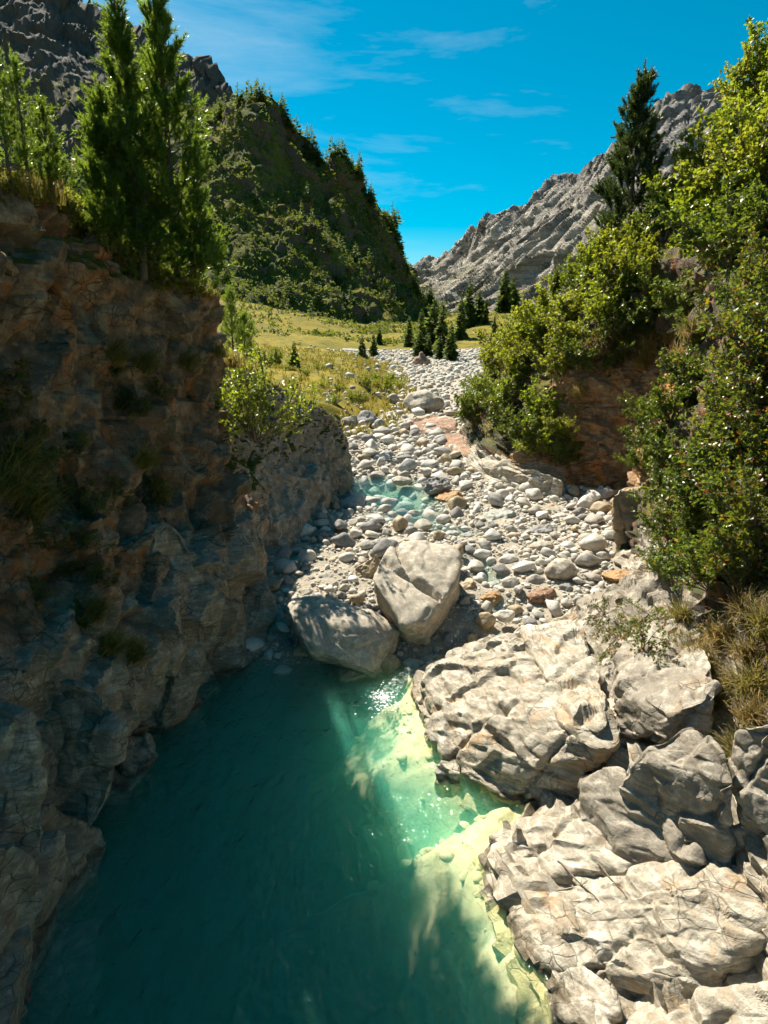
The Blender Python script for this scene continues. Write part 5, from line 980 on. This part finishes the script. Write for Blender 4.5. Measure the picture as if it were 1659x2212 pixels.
for k, (u, v, h, _) in enumerate(VC):
    p, n = pick('valley', u, v, 9); d = project(p)[2]
    conifer(CT[k % 3], p - np.array((0, 0, .2)), 1.28 * h * d / FPX, 'dark conifer on the knoll below the granite mountain' if u > 975 else 'dark conifer in the clump at the head of the gravel plain' if u > 870 else 'dark conifer standing at the edge of the yellow meadow', 'conifers on the knoll' if u > 975 else 'conifers at the gravel head' if u > 870 else 'conifers by the meadow')
for u, v, h, lab in ((640, 792, 62, 'light green larch on the terrace above the stream'), (596, 782, 40, 'small light green larch near the cliff corner')):
    p, n = pick('valley', u, v, 9); d = project(p)[2]; conifer(CT[1], p, h * d / FPX, lab, None, 'larch', 'larch')
for k, (u, v, h) in enumerate([(1168, 612, 66), (1135, 650, 60), (1155, 640, 50)]):
    p, n = pick('right', u, v); d = project(p)[2]; conifer(CT[k % 3], p, h * d / FPX, ('dark conifer rising behind the hillside shrubs', 'dark conifer at the end of the hillside crest', 'shorter conifer between two crest conifers')[k], 'conifers on the hillside crest')
# conifers on the wooded mountain: along its skyline and over its face
U3, V3, Z3 = project(lm_G); sky_i = np.argmin(V3 + (np.arange(V3.shape[0])[:, None] > V3.shape[0] * .97) * 9e3, axis=0)
nt = 0
for j in range(0, lm_G.shape[1]):
    u = U3[sky_i[j], j]
    if u < 425 or u > 960 or rng.random() > (.46 if u > 640 else .4): continue
    p = lm_G[max(0, sky_i[j] - int(rng.random() * 3)), j]; conifer(CS[nt % 4], p - np.array((0, 0, .8)), (10 + 10 * rng.random()), 'small dark conifer on the skyline of the wooded mountain', 'conifers on the mountain skyline'); nt += 1
cand = np.argwhere((U3 > 470) & (U3 < 950) & (V3 > 250) & (V3 < 690)); cand = cand[rng.permutation(len(cand))]; msk = fbm(lm_G.reshape(-1, 3) / 70., 3, 88).reshape(V3.shape); ns = 0
for i, j in cand:
    u, v = U3[i, j], V3[i, j]
    if msk[i, j] < .0 or (u < 640 and v < 420) or i > sky_i[j]: continue
    conifer(CS[ns % 4], lm_G[i, j] - np.array((0, 0, .8)), 8 + 9 * rng.random(), 'dark conifer scattered over the face of the wooded mountain', 'conifers on the mountain face'); ns += 1
    if ns >= 105: break
M['scrub_far'] = leaf_mat('far_scrub_leaf', (.060, .088, .012), (.125, .145, .020), (.19, .17, .03), trans=(.28, .33, .03), tf=.34, rough=.7, amt3=.12)
def scrub(name, pts, rad, nq, m, lab):
    g = Geo(); n = len(pts)
    for q in range(nq):
        d = unit(rng.normal(size=(n, 3))); d[:, 2] = np.abs(d[:, 2]) * .8; p = pts + d * rad[:, None] * (.5 + .5 * rng.random(n))[:, None]
        g.leaves(p, rng.normal(size=(n, 3)), d + rng.normal(size=(n, 3)) * .4, rad * (.55 + .4 * rng.random(n)), rad * (.45 + .3 * rng.random(n)), -.2)
    o = add(name, g.mesh(name), M[m]); tag(o, lab, None, None, 'stuff')
fl = lm_G.reshape(-1, 3); m2 = fbm(fl / 45., 4, 89); Uf, Vf, _ = project(fl); ok = np.where((m2 > -.38) & (Uf > 380) & (Uf < 990) & (Vf > 200) & (Vf < 735) & ~((Uf < 625) & (Vf < 400) & (Vf > 285) & (Uf > 540)))[0]
pk = ok[rng.permutation(len(ok))[:14000]]; scrub('mountain_scrub', fl[pk] + rng.normal(size=(len(pk), 3)) * 1.2, 1.2 + 2.0 * rng.random(len(pk)) ** 2, 6, 'scrub_far', 'green alder and dwarf pine scrub covering the mountain face')
vp, vn = SURF['valley']; Uv, Vv, _ = project(vp); m3 = fbm(vp / np.array((30., 45., 30.)), 3, 90); ok = np.where((vp[:, 1] > 150) & (Vv < 772) & (Uv > 430) & (Uv < 1250) & ((m3 > .22) | ((Vv < 728) & (m3 > -.08)) | ((Uv > 860) & (m3 > .05))))[0]
pk = ok[rng.integers(0, len(ok), 3400)]; pp_ = vp[pk] + rng.normal(size=(len(pk), 3)) * np.array((2, 3, .1)); scrub('meadow_scrub', pp_, (.5 + 1.3 * rng.random(len(pk)) ** 2) * (1 + .6 * (pp_[:, 1] > 220)), 8, 'scrub_far', 'low scrub dotting the meadow slopes')
fp_, _ = SURF['fl']; Uf, Vf, _ = project(fp_); m4 = fbm(fp_ / 90., 4, 92); ok = np.where((Uf < 560) & (Vf > 225) & (Vf < 560) & (m4 > -.05))[0]; pk = ok[rng.permutation(len(ok))[:2600]]
scrub('slope_scrub', fp_[pk], 2.2 + 3.5 * rng.random(len(pk)) ** 2, 10, 'scrub_far', 'dark scrub on the slopes below the rocky peak')

# ------------------------------------------------------------------ dry sticks washed onto the banded slab
bpy.context.view_layer.update(); dg = bpy.context.evaluated_depsgraph_get()
def on_rock(u, v):
    d = Vector(ray(u, v)).normalized(); h = sc.ray_cast(dg, Vector((0, 0, CAMZ)), d); return np.array(h[1]) if h[0] else atz(u, v, 1.)
for (a_, b_, lab) in (((1205, 1862), (1292, 1948), 'bleached dry stick lying across the crack of the banded slab'), ((1292, 1868), (1352, 1940), 'thin grey twig beside the bleached stick on the banded slab')):
    pa, pb = on_rock(*a_), on_rock(*b_); t_ = np.linspace(0, 1, 9)[:, None]; pts = pa + (pb - pa) * t_; pts[:, 2] = np.maximum(pts[:, 2], [on_rock(a_[0] + (b_[0] - a_[0]) * q, a_[1] + (b_[1] - a_[1]) * q)[2] for q in t_[:, 0]]) + .02; pts[:, 0] += .012 * np.sin(t_[:, 0] * 9)
    g = Geo(); g.tube(pts - pts[0], np.linspace(.020, .009, 9), 6); g.tube(np.array([pts[5] - pts[0], pts[5] - pts[0] + np.array((.12, .06, .05))]), np.array([.008, .004]), 5)
    tag(add('stick', g.mesh('stick', True), M['twig'], None, pts[0]), lab, 'stick', None, 'thing')

# ------------------------------------------------------------------ neighbours that share a look are told apart by their place in their group
_ORD = 'topmost,second,third,fourth,fifth,sixth,seventh,eighth,ninth,tenth,eleventh,twelfth,thirteenth,fourteenth,fifteenth,sixteenth,seventeenth,eighteenth,nineteenth,twentieth,twenty-first,twenty-second'.split(',')
_by = {}
for o in sc.objects:
    if o.parent is None and o.get('label') and o.get('category'): _by.setdefault(o['label'], []).append(o)
for lab, L_ in _by.items():
    if 1 < len(L_) <= 22:
        L_.sort(key=lambda o: float(project(np.array(o.location))[1]))
        for k, o in enumerate(L_): o['label'] = lab + (', topmost of its group' if k == 0 else ', lowest of its group' if k == len(L_) - 1 else ', ' + _ORD[k] + ' from the top')
